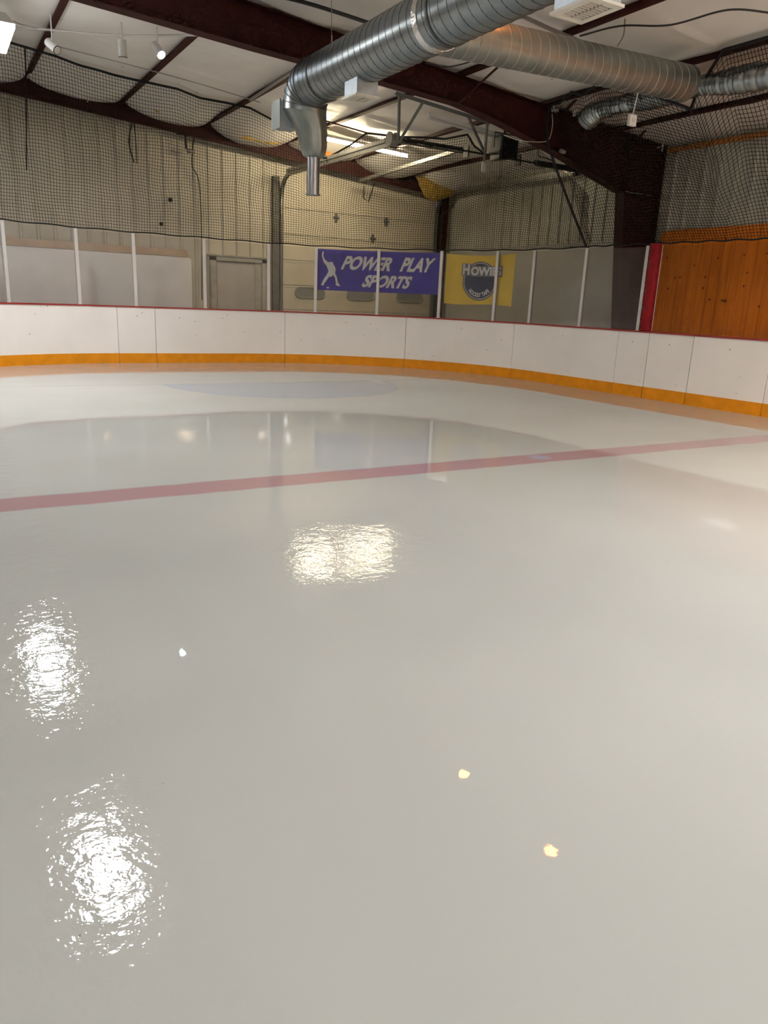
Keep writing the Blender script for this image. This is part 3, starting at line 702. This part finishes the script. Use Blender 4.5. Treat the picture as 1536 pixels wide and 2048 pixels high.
# registers slung under the duct
def register(name_y, x0, x1, y0, y1, z0, z1, lb):
    m_ = MB(); m_.box((x0, y0, z0+.02), (x1, y1, z1)); b = m_.build('register_box', 'boxsteel', dt); b['label'] = lb
    fr = MB(); e = .02
    fr.box((x0-e, y0-e, z0), (x1+e, y0+.035, z0+.02)); fr.box((x0-e, y1-.035, z0), (x1+e, y1+e, z0+.02)); fr.box((x0-e, y0+.035, z0), (x0+.035, y1-.035, z0+.02)); fr.box((x1-.035, y0+.035, z0), (x1+e, y1-.035, z0+.02))
    fr.build('grille_frame', 'grille', b)
    sl = MB(); n = 9
    for i in range(n):
        yy = y0+.045+(y1-y0-.09)*i/(n-1)
        for a_, b_ in ((x0+.04, (x0+x1)/2-.01), ((x0+x1)/2+.01, x1-.04)): sl.box((a_, yy-.006, z0+.002), (b_, yy+.006, z0+.014))
    sl.build('grille_slats', 'grille', b)
    MB().box((x0+.03, y0+.03, z0+.015), (x1-.03, y1-.03, z0+.02)).build('grille_back', 'grilledark', b)
register(0, XD-.13, XD+.12, 7.74, 8.02, 3.43, ZD-.20, 'sheet steel register box with cream grille, small in the middle')
register(1, XD-.13, XD+.14, 4.37, 4.75, 3.395, ZD-.20, 'sheet steel register box with cream grille at the top edge')
# hanger wire
a = onX(645, 98, XD); MB().tube([(XD, 8.62, ZD+R1), (XD, 8.66, roofz(XD)+.02)], .004, 5).build('hanger_rod', 'grey', dt)
MB().tube([(XD, 8.62, ZD+R1-.02), (XD, 8.62, ZD+R1+.12)], .009, 6).build('turnbuckle', 'grey', dt)
# second duct, tees off to the right
Y3 = 7.0; d2 = thing('spiral_duct', 'duller spiral duct branching off toward the right wall', 'duct', (6.5, Y3, 4.0))
za, zb_ = 3.915, 4.06
spiral_duct(d2, [(XD+.10, Y3, za), (8.20, Y3, zb_)], .198, .128, 'galv2', 'seamlight', seamr=.0025)
MB().tube([(8.18, Y3, zb_), (8.22, Y3, zb_)], .202, 32).build('end_cap', 'galv2', d2, smooth=True)
MB().tube([(XD+.20, Y3, za), (XD+.27, Y3, za)], .204, 32).build('saddle_collar', 'galv2', d2, smooth=True)
# flexible foil duct behind the net
XF = 8.62; fd = thing('flexible_duct', 'crinkled silver flexible duct slung behind the right net', 'duct', (XF, 6, 4.1))
fp = curve([onX(1168, 246, XF), onX(1182, 232, XF), onX(1206, 219, XF), onX(1250, 207, XF), onX(1300, 195, XF), onX(1345, 184, XF), onX(1400, 172, XF), onX(1440, 166, XF), onX(1490, 158, XF), onX(1560, 146, XF), onX(1680, 122, XF)], 16)
MB().tube(fp, [(.135+.02*math.sin(i*.11))*(.62 if i < 3 else 1)+.007*math.sin(i*2.1)+.006*math.sin(i*.9) for i in range(len(fp))], 20).build('foil_sleeve', 'flex', fd, smooth=True)

# ------------------------------------------------------------------ lamps
def highbay(name, cx, cy, lb, z=4.42, dy=.62, dx=.22, lens='lens', power=44, tint=(1, .98, .94)):
    t = thing(name, lb, 'ceiling light', (cx, cy, z), 'linear high-bay lamps')
    m_ = MB(); m_.hexa([(cx-dx, cy-dy, z), (cx+dx, cy-dy, z), (cx+dx, cy+dy, z), (cx-dx, cy+dy, z)], [(cx-dx*.55, cy-dy, z+.10), (cx+dx*.55, cy-dy, z+.10), (cx+dx*.55, cy+dy, z+.10), (cx-dx*.55, cy+dy, z+.10)])
    m_.build('housing', 'white', t)
    m_ = MB(); m_.box((cx-dx+.01, cy-dy+.01, z-.045), (cx+dx-.01, cy+dy-.01, z-.002)); m_.build('lens', lens, t)
    ld = bpy.data.lights.new('lamp_glow', 'AREA'); ld.shape = 'RECTANGLE'; ld.size = dx*2-.03; ld.size_y = dy*2-.03; ld.energy = power; ld.color = tint
    lo = bpy.data.objects.new('lamp_glow', ld); COL.objects.link(lo); lo.parent = t; lo.location = (0, 0, -.05)
    for sy in (-.5, .5):
        MB().tube([(cx-.08, cy+sy, z+.10), (cx, cy+sy, z+.2), (cx, cy+sy, roofz(cx)+.0)], .003, 5).build('hanger_wire', 'grey', t)
    return t
highbay('high_bay_lamp', 1.02, 11.75, 'bright white rectangular high-bay lamp at the top left corner', z=4.37)
highbay('high_bay_lamp', .97, 6.9, 'bright high-bay lamp above the frame, mirrored large in the ice at left', power=14)
highbay('high_bay_lamp', 5.5, .3, 'high-bay lamp overhead at the right of the camera', lens='lens2', power=P1, tint=(1, 1, .985))
highbay('high_bay_lamp', 8.3, 1.2, 'added warm lamp, unseen beyond the right edge, for the orange glow on the ice', z=4.15, lens='lens3', power=P2, tint=(1, .74, .46))  # unseen lamp added to warm the ice and plywood at right
highbay('high_bay_lamp', 5.5, -4.2, 'high-bay lamp behind the camera on the right', lens='lens2', power=P1, tint=(1, 1, .985))
highbay('high_bay_lamp', -2.5, -4.2, 'high-bay lamp behind the camera on the left')

def tube_light(name, lb, A, B, lit, hang=.0):
    A = Vector(A); B = Vector(B); t = thing(name, lb, 'ceiling light', (A+B)/2)
    u = Vector((0, 0, 1))
    MB().bar(A+u*.05, B+u*.05, .11, .05).build('batten', 'white', t)
    MB().tube([A, B], .030 if lit else .02, 12).build('lamp_tube', 'tube' if lit else 'conduit', t, smooth=True)
    d = (B-A).normalized()
    for p in (A, B): MB().bar(p-d*.02+u*.02, p+d*.02+u*.02, .07, .09).build('end_holder', 'white', t)
    return t
a_ = onY(815, 312, 14.25); b_ = onY(600, 262, 14.25)
tube_light('tube_light', 'long lit fluorescent tube on the ceiling above the overhead door', a_, Vector((a_.x-2.44, a_.y, a_.z+.10)), True)
a_ = onRoof(857, 236, -.14); b_ = onRoof(1002, 278, -.14)
tube_light('tube_light', 'unlit white fluorescent batten on the ceiling left of the steel beam', a_, b_, False)

def spot(px, py, aim, lb, lit, L=.20, r=.055):
    c = onZ(px, py, 4.50) if not lit else Vector((3.02, 11.5, 4.50)); aim = Vector(aim).normalized()
    t = thing('spotlight', lb, 'spotlight', c, 'white cylinder spotlights')
    MB().tube([c-aim*L/2, c+aim*(L/2)], r, 20).build('barrel', 'white', t, smooth=True)
    MB().tube([c+aim*(L/2), c+aim*(L/2+.006)], r+.004, 20).build('rim', 'black' if not lit else 'white', t, smooth=True)
    MB().tube([c+aim*(L/2+.004), c+aim*(L/2+.010)], r-.006, 20).build('bulb_face', 'bulbcool' if lit else 'grille', t, smooth=True)
    zt = roofz(c.x)-.02
    MB().tube([c-aim*.02, (c.x, c.y, c.z+.12), (c.x, c.y, zt)], .010, 6).build('stem', 'white', t)
    return t
spot(105, 92, (.35, -.55, -.45), 'white cylinder spotlight with black rim, leftmost of the three', False)
spot(245, 97, (.05, .1, -1), 'white cylinder spotlight pointing straight down, middle one', False)
spot(313, 97, (.3, -.75, -.75), 'lit white cylinder spotlight glowing cool white', True)
# two warm spots above the frame that glint in the ice
for (px, py, lb) in ((928, 1548, 'small warm spotlight above the frame, the farther one'), (1101, 1703, 'small warm spotlight above the frame, the nearer one')):
    d = ray(px, py); h = 4.45; k = (h+CH)/-d.z; c = Vector((d.x*k, d.y*k, h))
    t = thing('spotlight', lb, 'spotlight', c, 'warm spotlights')
    MB().tube([c+Vector((0, 0, .01)), c+Vector((0, 0, .2))], .075, 16).build('barrel', 'white', t, smooth=True)
    MB().tube([c, c+Vector((0, 0, .012))], .066, 16).build('bulb_face', 'bulbwarm', t, smooth=True)
    MB().tube([c+Vector((0, 0, .18)), (c.x, c.y, roofz(c.x)+.0)], .01, 6).build('stem', 'white', t)

# ------------------------------------------------------------------ conduits, wires, odds
def wire(name, pts, r, m, lb, cat='cable', smooth=True, n=6):
    o = MB().tube(curve(pts), r, n).build(name, m, smooth=smooth); return tag(o, lb, cat)
wire('conduit', [onRoof(402, 70, -.07), onRoof(245, 71, -.07), onRoof(105, 60, -.07), onRoof(-80, 50, -.07)], .016, 'conduit', 'white conduit that the three spotlights hang from', 'conduit')
wire('cable', [onRoof(115, 93, -.06), onRoof(260, 130, -.07), onRoof(400, 168, -.06), onRoof(520, 205, -.07)], .008, 'grey', 'thin grey cable along the ceiling beside the net strap at left', 'cable')
wire('cable', [onRoof(28, 42, -.1), onRoof(40, 48, -.06), onRoof(88, 60, -.07)], .008, 'grey', 'short cable from the high-bay lamp to the conduit', 'cable')
wire('conduit', [onRoof(440, -25, -.07), onRoof(590, 0, -.07), onRoof(750, 50, -.07), onRoof(850, 84, -.07)], .022, 'black', 'black pipe along the ceiling behind the spiral duct', 'pipe')
wire('conduit', [onRoof(1035, 28, -.05), onRoof(1110, 62, -.05), onRoof(1200, 98, -.05), onRoof(1270, 124, -.05)], .022, 'grey', 'grey conduit run under the ceiling right of the big duct', 'conduit')
wire('conduit', [onRoof(500, 200, -.07), onRoof(560, 160, -.07), onRoof(620, 120, -.07)], .022, 'grey', 'grey pipe along the purlin behind the duct elbow', 'conduit')
wire('cable', [onRoof(1160, 72, -.07), onRoof(1240, 52, -.09), onRoof(1340, 50, -.14), onRoof(1455, 20, -.07), onRoof(1545, 26, -.06)], .010, 'black', 'black cable looping across the ceiling at top right', 'cable')
wire('cable', [onRoof(1250, 38, -.06), onRoof(1247, 70, -.08), onRoof(1235, 92, -.12)], .007, 'grey', 'short hanging cable end above the second duct', 'cable')
wire('cable', [onRoof(850, 127, -.07), onRoof(900, 133, -.1), onRoof(960, 118, -.07)], .009, 'black', 'short black cable drooping between beam and duct', 'cable')
wire('conduit', [onRoof(638, 238, -.06), onRoof(700, 256, -.06), onRoof(735, 266, -.06)], .014, 'steel', 'dark thin pipe along the ceiling above the lit tube', 'pipe')
YQ = 16.3
wire('cable', [onY(264, 244, YQ), onY(258, 285, YQ), onY(268, 325, YQ)], .014, 'black', 'black cable bundle dangling below the far beam, left strand', 'cable')
wire('cable', [onY(268, 244, YQ), onY(272, 290, YQ), onY(274, 327, YQ)], .010, 'black', 'black cable bundle dangling below the far beam, right strand', 'cable')
sb = thing('wall_sensor', 'small bracketed sensor below the far beam with a cable running down the wall', 'sensor', onY(380, 285, 16.25))
c = onY(372, 270, 16.25); MB().box((c.x-.18, c.y-.03, c.z-.01), (c.x+.18, c.y+.03, c.z+.01)).tube([(c.x-.02, c.y, c.z), (c.x, c.y, c.z-.26)], .02, 6).build('bracket', 'black', sb)
c = onY(381, 303, 16.25); MB().tube([(c.x-.06, c.y, c.z), (c.x+.07, c.y, c.z+.01)], .045, 12).build('sensor_head', 'grey', sb, smooth=True)
MB().tube(curve([onY(388, 275, 16.3), onY(384, 330, 16.35), onY(398, 365, 16.4), onY(403, 470, 16.42), onY(404, 600, 16.42)]), .010, 6).build('cable', 'black', sb)
for (px, py, r, lb) in ((340, 400, .042, 'round black plug on the siding, the upper one of two'), (322, 448, .036, 'round black plug on the siding, the lower one of two')):
    p = onY(px, py, 16.44); tag(MB().tube([p, p+Vector((0, -.03, 0))], r, 16).build('wall_plug', 'puckmark'), lb, 'plug', 'black plugs on the siding')
# insulation scraps
def scrap(name, pts, th, m, lb):
    P_ = [Vector(p) for p in pts]; cen = sum(P_, Vector())/len(P_); vs = [cen+Vector((0, -th, 0))]; n = len(P_)
    ring = [];
    for i in range(n):
        a = P_[i]; b = P_[(i+1) % n]
        for k in range(4):
            q = a.lerp(b, k/4); q = q+Vector((.02*noise.noise(q*7), .05*noise.noise(q*5), .03*noise.noise(q*9+Vector((5, 5, 5))))); ring.append(q)
    m_ = MB(); N = len(ring)
    vs = ring+[q.lerp(cen, .35)+Vector((0, -th*(.7+.5*noise.noise(q*6)), 0)) for q in ring]+[cen+Vector((0, -th*.8, 0)), cen+Vector((0, .03, 0))]
    fs = [(i, (i+1) % N, N+(i+1) % N, N+i) for i in range(N)]+[(N+i, N+(i+1) % N, 2*N) for i in range(N)]+[((i+1) % N, i, 2*N+1) for i in range(N)]
    m_.add(vs, fs); return tag(m_.build(name, m, smooth=True), lb, 'insulation')
YS = 15.75
scrap('insulation_scrap', [onY(*p, YS) for p in ((832, 352), (868, 356), (905, 374), (925, 384), (866, 404), (848, 392))], .10, 'fibre', 'large torn flap of yellow fibreglass above the overhead door corner')
scrap('insulation_scrap', [onY(*p, 15.6) for p in ((296, 209), (325, 214), (352, 222), (345, 229), (312, 224))], .04, 'fibre', 'yellow fibreglass showing through a split above the far beam at left')
scrap('insulation_scrap', [onY(*p, 15.6) for p in ((470, 256), (520, 272), (565, 284), (545, 290), (490, 278))], .04, 'fibre', 'dull yellow fibreglass strip above the far beam left of duct')
scrap('insulation_scrap', [onY(*p, 15.6) for p in ((636, 290), (660, 300), (690, 310), (672, 316), (652, 312))], .05, 'foam', 'orange insulation glowing beside the lit tube behind the duct')
scrap('insulation_scrap', [onY(*p, 15.6) for p in ((136, 168), (180, 176), (236, 182), (225, 187), (165, 178))], .03, 'fibre', 'thin yellow fibreglass edge above the far beam at the far left')
scrap('insulation_scrap', [onX(*p, 11.1) for p in ((1296, 262), (1318, 252), (1336, 262), (1330, 290), (1306, 284))], -.04, 'foam', 'orange foam clump at the top of the steel column')
# orange foam along the eave of the right wall
m_ = MB(); n = 60; vs = []
for i in range(n+1):
    Y = 9.7-(9.7+8)*i/n if i else 9.7
    w1 = .02*noise.noise(Vector((Y*5, 0, 3))); w2 = .02*noise.noise(Vector((Y*4, 7, 3)))
    vs += [(XW-.045, Y, 4.00+w1), (XW-.10, Y, 4.02+w1), (XW-.10, Y, 4.07+w2), (XW-.045, Y, 4.09+w2)]
m_.add(vs, [(i*4+k, i*4+(k+1) % 4, (i+1)*4+(k+1) % 4, (i+1)*4+k) for i in range(n) for k in range(4)]+[(0, 1, 2, 3), (n*4+3, n*4+2, n*4+1, n*4)])
tag(m_.build('foam_strip', 'foam', smooth=True), 'long orange foam strip where the right wall meets the roof', 'insulation')
# orange plywood lining on the right wall, with a ragged top
m_ = MB(); Ya = 9.62; n = 60; top = []
for i in range(n+1):
    Y = Ya-(Ya+6)*i/n; top.append((XW-.07, Y, 2.745+.018*noise.noise(Vector((Y*3, 1, 1)))-(.14 if i == 0 else 0)))
top[0] = (XW-.07, Ya-.05, 2.73); pts = [(XW-.07, Ya, 0), (XW-.07, Ya, 2.67)]+top+[(XW-.07, -6, 0)]
m_.prism(pts, (.03, 0, 0)); tag(m_.build('plywood_lining', 'ply'), 'orange stained grooved plywood lining on the right wall', 'wall panel')
m_ = MB().box((XW-.06, 10.02, 0), (XW-.035, 15.95, 1.55)); gl_ = thing('wall_lining', 'smooth grey lining on the right wall behind the bare panes', 'wall panel', (XW-.05, 13, 0))
m_.build('lower_sheet', 'lining', gl_); MB().box((XW-.06, 10.02, 1.556), (XW-.035, 15.95, 2.62)).build('upper_sheet', 'lining', gl_)
# scribble knot on the plywood
p = onX(1447, 602, XW-.075)
tag(MB().tube(curve([p+Vector((0, .05, 0)), p+Vector((0, .02, .02)), p+Vector((0, 0, -.01)), p+Vector((0, -.03, .02)), p+Vector((0, -.05, -.01)), p+Vector((0, -.02, -.02))]), .006, 5).build('pen_mark', 'puckmark'), 'small dark squiggle drawn on the orange plywood', 'mark')

# white wall panel with tan board above
wp = thing('wall_panel', 'big white panel on the far wall behind the left glass, tan board on top', 'wall panel', (1.9, YW-.06, 0))
m_ = MB(); x0, x1, zt = -3.2, 4.86, 2.07; r = .07; pts = [(x0, YW-.075, 0), (x1, YW-.075, 0), (x1, YW-.075, zt-r)]+[(x1-r+r*math.cos(a*PI/12), YW-.075, zt-r+r*math.sin(a*PI/12)) for a in range(1, 7)]+[(x0, YW-.075, zt)]
m_.prism(pts, (0, .035, 0)).build('white_sheet', 'whitepanel', wp)
MB().hexa([(x0, YW-.09, zt+.004), (x1-.05, YW-.09, zt+.004), (x1-.05, YW-.04, zt+.004), (x0, YW-.04, zt+.004)], [(x0, YW-.09, zt+.145), (x1-.10, YW-.09, zt+.145), (x1-.10, YW-.04, zt+.145), (x0, YW-.04, zt+.145)]).build('tan_board', 'tan', wp)

# black heater/loudspeaker under the roof
c = onY(1008, 298, 11.3); sp_ = thing('loudspeaker', 'black box loudspeaker on a yoke beside the steel beam', 'speaker', c)
m_ = MB(); m_.hexa([(c.x-.20, c.y-.14, c.z-.20), (c.x+.20, c.y-.14, c.z-.14), (c.x+.17, c.y+.16, c.z-.14), (c.x-.17, c.y+.16, c.z-.20)], [(c.x-.16, c.y-.12, c.z+.18), (c.x+.20, c.y-.12, c.z+.16), (c.x+.17, c.y+.16, c.z+.16), (c.x-.14, c.y+.16, c.z+.18)]); m_.build('cabinet', 'black', sp_)
m_ = MB()
for i in range(9): x = c.x-.17+.34*i/8; m_.box((x-.006, c.y-.165, c.z-.17), (x+.006, c.y-.14, c.z+.15))
m_.build('front_bars', 'rope', sp_)
MB().tube([(c.x-.22, c.y, c.z), (c.x-.22, c.y, c.z+.24), (c.x+.22, c.y, c.z+.24), (c.x+.22, c.y, c.z)], .010, 6).tube([(c.x, c.y, c.z+.24), (c.x, c.y, roofz(c.x))], .012, 6).build('yoke', 'black', sp_)
wire('cable', [onY(1003, 268, 11.8), onY(1010, 290, 11.7), onY(1012, 303, 11.7)], .012, 'grey', 'grey cable end hanging over the black loudspeaker', 'cable')
# white junction box on the beam with its cable
c = onY(1110, 217, Y1-.10); jb = thing('junction_box', 'small white open box stuck on the beam web', 'electrical box', c)
MB().box((c.x-.05, c.y-.03, c.z-.045), (c.x+.05, c.y+.03, c.z+.045)).build('box_body', 'white', jb); MB().box((c.x-.035, c.y-.036, c.z-.01), (c.x+.035, c.y-.03, c.z+.025)).build('cover_gap', 'grilledark', jb)
wire('cable', [onY(1104, 226, 9.72), onY(1105, 250, 9.72), onY(1098, 278, 9.72), onY(1080, 284, 9.72), onY(1040, 281, 9.72), onY(1008, 270, 9.9)], .006, 'conduit', 'thin pale cable drooping from the white box across the beam', 'cable')
wire('cable', [onY(1077, 298, 9.75), onY(1078, 312, 9.75), onY(1095, 317, 9.75), onY(1106, 322, 9.75)], .009, 'black', 'black cable loop under the beam flange', 'cable')
c = onY(1125, 302, Y1-.12); tag(MB().tube([(c.x-.05, c.y, c.z), (c.x+.05, c.y, c.z-.01)], .03, 10).build('cable_gland', 'grey', smooth=True), 'small grey fitting low on the beam web', 'fitting')
# thermostat hung from the second duct
c = onY(1264, 241, Y3-.0); th = thing('thermostat', 'small white thermostat hanging on a rod below the second duct', 'thermostat', c)
MB().box((c.x-.055, c.y-.02, c.z-.06), (c.x+.055, c.y+.02, c.z+.06)).build('thermostat_case', 'white', th)
MB().tube([(c.x, c.y-.02, c.z), (c.x, c.y-.028, c.z)], .022, 14).build('dial', 'grille', th)
MB().tube([(c.x, c.y, c.z+.06), (c.x+.05, c.y, zb_-.20)], .007, 6).build('rod', 'white', th)
c = onY(1328, 262, 9.6); wire('zip_tie', [onY(1330, 262, 9.6), onY(1327, 282, 9.6), onY(1324, 303, 9.6)], .012, 'white', 'white tie strip dangling at the top of the column', 'tie')
for (px, py, lb) in ((1151, 226, 'white torn scrap on the beam by the flexible duct end'), (1318, 293, 'white torn scrap at the column top')):
    c = onY(px, py, 9.70); m_ = MB(); vs = [c+Vector((random.uniform(-.06, .06), random.uniform(-.02, .02), random.uniform(-.06, .06))) for _ in range(7)]
    bm = bmesh.new(); [bm.verts.new(v) for v in vs]; bmesh.ops.convex_hull(bm, input=bm.verts); me = bpy.data.meshes.new('vinyl_scrap'); bm.to_mesh(me); bm.free(); me.materials.append(M['white'])
    o = bpy.data.objects.new('vinyl_scrap', me); COL.objects.link(o); tag(o, lb, 'scrap')
c = onY(175, 190, 15.7); wire('hanging_tie', [onY(176, 181, 15.7), onY(175, 192, 15.7), onY(175, 204, 15.7)], .012, 'white', 'pale tie hanging from the split vinyl above the far beam', 'tie')

# ------------------------------------------------------------------ banners
def banner_map(sL, sR, z0, z1, off):
    def fn(u, w, d=0):       # u left->right 0..1, w top->bottom 0..1
        s = sL+(sR-sL)*u; zz = z1+(z0-z1)*w
        wav = .006*math.sin(u*21)+.005*math.sin(u*9+w*2)
        return at(s, off+wav*1.0-d, zz)
    return fn
def sheet(fn, name, m, parent, nu=40, nv=12, th=.003, warp=None):
    vs = []; warp = warp or (lambda u, w: (u, w))
    for side in (0, 1):
        for i in range(nu+1):
            for j in range(nv+1):
                u, w = warp(i/nu, j/nv); vs.append(fn(u, w, -th if side else 0))
    N = (nu+1)*(nv+1); fs = []
    for i in range(nu):
        for j in range(nv):
            a = i*(nv+1)+j; q = (a, a+nv+1, a+nv+2, a+1); fs.append(q); fs.append(tuple(N+k for k in q[::-1]))
    for i in range(nu):
        for j in (0, nv): a = i*(nv+1)+j; fs.append((a, a+nv+1, N+a+nv+1, N+a))
    for j in range(nv):
        for i in (0, nu): a = i*(nv+1)+j; fs.append((a, a+1, N+a+1, N+a))
    return MB().add(vs, fs).build(name, m, parent, smooth=True)
def text_mesh(body, bold=.0):
    cu = bpy.data.curves.new('t', 'FONT'); cu.body = body; cu.size = 1; cu.resolution_u = 4; cu.offset = bold; cu.fill_mode = 'FRONT'
    ob = bpy.data.objects.new('t', cu); COL.objects.link(ob)
    dg = bpy.context.evaluated_depsgraph_get(); me = bpy.data.meshes.new_from_object(ob.evaluated_get(dg))
    vs = [tuple(v.co) for v in me.vertices]; fs = [tuple(p.vertices) for p in me.polygons]
    bpy.data.objects.remove(ob); bpy.data.curves.remove(cu); bpy.data.meshes.remove(me)
    return vs, fs
def put_text(body, fn, box, parent, m, name='lettering', shear=0., bold=.03, d=.004, post=None):
    vs, fs = text_mesh(body, bold); x0 = min(v[0] for v in vs); x1 = max(v[0] for v in vs); y0 = min(v[1] for v in vs); y1 = max(v[1] for v in vs)
    u0, u1, w0, w1 = box; out = []
    for x, y, z in vs:
        a = (x-x0)/(x1-x0); b = (y-y0)/(y1-y0)
        u = u0+(u1-u0)*(a*(1-shear)+shear*b); w = w1+(w0-w1)*b
        if post: u, w = post(a, b)
        out.append(fn(u, w, d))
    return MB().add(out, fs).build(name, m, parent)
bf = banner_map(13.11, 10.565, 1.53, 2.355, .105)
pbn = thing('banner', 'purple banner reading POWER PLAY SPORTS with a white hockey player', 'banner', at(11.9, .1, 1.53))
sheet(bf, 'banner_cloth', 'purple', pbn)
for word, u0, u1, w0, w1 in (('POWER', .185, .635, .135, .475), ('PLAY', .665, .965, .125, .47), ('SPORTS', .355, .785, .575, .885)):
    put_text(word, bf, (u0, u1, w0, w1), pbn, 'bannerwhite', shear=.11 if word != 'PLAY' else .15, bold=.042)
sil = [(150,133),(158,142),(151,180),(165,222),(182,240),(212,262),(262,256),(270,285),(292,320),(299,350),(292,390),(312,430),(327,500),(346,525),(353,550),(300,537),(305,510),(290,440),(268,415),(245,440),(228,430),(200,470),(166,520),(159,544),(130,536),(140,518),(165,460),(202,400),(216,365),(190,300),(158,265),(146,225),(134,180),(141,140)]
def sm(x, y): return ((x-88)/1437, (y-(104+(x-90)*.027))/492)
from mathutils.geometry import tessellate_polygon
tri = tessellate_polygon([[Vector((x, y, 0)) for x, y in sil]])
MB().add([bf(*sm(x, y), .004) for x, y in sil], [tuple(t) for t in tri]).build('player_figure', 'bannerwhite', pbn)
MB().add([bf(*sm(212+17*math.cos(a*PI/8), 567+9*math.sin(a*PI/8)), .004) for a in range(16)], [tuple(range(16))]).build('puck_figure', 'bannerwhite', pbn)

yf = banner_map(10.44, 8.92, 1.37, 2.345, .115)
fl = thing('flag', 'yellow flag with round dark badge reading HOWIES HOCKEY TAPE', 'flag', at(9.7, .1, 1.37))
sheet(yf, 'flag_cloth', 'yellow', fl, warp=lambda u, w: (u, w+.035*math.sin(PI*u)*(1-w)*1.0+.012*math.sin(u*7)*w))
def disc(r, d, m, nm, n=48):
    cu, cw = .50, .535; W, Hh = 1.52, .975
    K = 8; vs = [yf(cu, cw, d)]+[yf(cu+r*(q+1)/K*math.cos(2*PI*i/n)/W, cw+r*(q+1)/K*math.sin(2*PI*i/n)/Hh, d) for q in range(K) for i in range(n)]
    fs = [(0, 1+i, 1+(i+1) % n) for i in range(n)]+[(1+q*n+i, 1+q*n+(i+1) % n, 1+(q+1)*n+(i+1) % n, 1+(q+1)*n+i) for q in range(K-1) for i in range(n)]
    MB().add(vs, fs).build(nm, m, fl)
disc(.375, .004, 'navy', 'badge_outline'); disc(.36, .006, 'silver', 'badge_ring'); disc(.335, .008, 'navy', 'badge_disc')
W_, H_ = 1.52, .975
# word in front: grey backing strip shaped like the word, then letters
bkf = lambda u, w, d=0: yf(u, w, .010)
def bkw(u, w):
    U = .235+.595*u; return (U, (.19 if U < .355 else .235)+(w)*((.43 if U < .355 else .445)-(.19 if U < .355 else .235)))
vs = []
for i in range(31):
    for jj in range(2): vs.append(yf(*bkw(i/30, jj), .010))
MB().add(vs, [(2*i, 2*i+2, 2*i+3, 2*i+1) for i in range(30)]).build('word_backing', 'greyink', fl)
put_text('H', yf, (.25, .345, .20, .415), fl, 'bannerwhite', bold=.045, d=.016)
put_text('OWIES', yf, (.365, .815, .25, .425), fl, 'bannerwhite', bold=.045, d=.016)
def arc(a, b):
    ang = math.radians(208-236*0) ; th = math.radians(218 + (322-218)*a); r = .225+.085*b
    # bottom arc, letters upright toward the centre
    r = .31-.085*b
    return (.50+r*math.cos(th)/W_, .535-r*math.sin(th)/H_)
put_text('HOCKEY TAPE', yf, (0, 1, 0, 1), fl, 'bannerwhite', bold=.04, d=.012, post=arc)
MB().add([yf(u, w, .002) for u, w in ((0, 0), (.03, 0), (.03, 1), (0, 1))], [(0, 1, 2, 3)]).build('hem', 'yellow', fl)

for k in ('lens', 'lens2', 'lens3', 'bulbwarm', 'bulbcool'): M[k].cycles.emission_sampling = 'NONE'
# ------------------------------------------------------------------ world and view
w = bpy.data.worlds.new('world'); SC.world = w; w.use_nodes = True
w.node_tree.nodes['Background'].inputs[0].default_value = (.8, .85, 1, 1); w.node_tree.nodes['Background'].inputs[1].default_value = .02
SC.view_settings.view_transform = 'Standard'; SC.view_settings.look = 'None'; SC.view_settings.gamma = 1; SC.view_settings.use_curve_mapping = False
SC.view_settings.exposure = 2.0
try: SC.cycles.transparent_max_bounces = 16; SC.cycles.max_bounces = 5; SC.cycles.sample_clamp_indirect = 3; SC.cycles.use_light_tree = False; SC.cycles.glossy_bounces = 3; SC.cycles.diffuse_bounces = 4; SC.cycles.adaptive_threshold = .02; SC.cycles.caustics_reflective = False; SC.cycles.use_adaptive_sampling = True; SC.cycles.adaptive_min_samples = 12
except Exception: pass
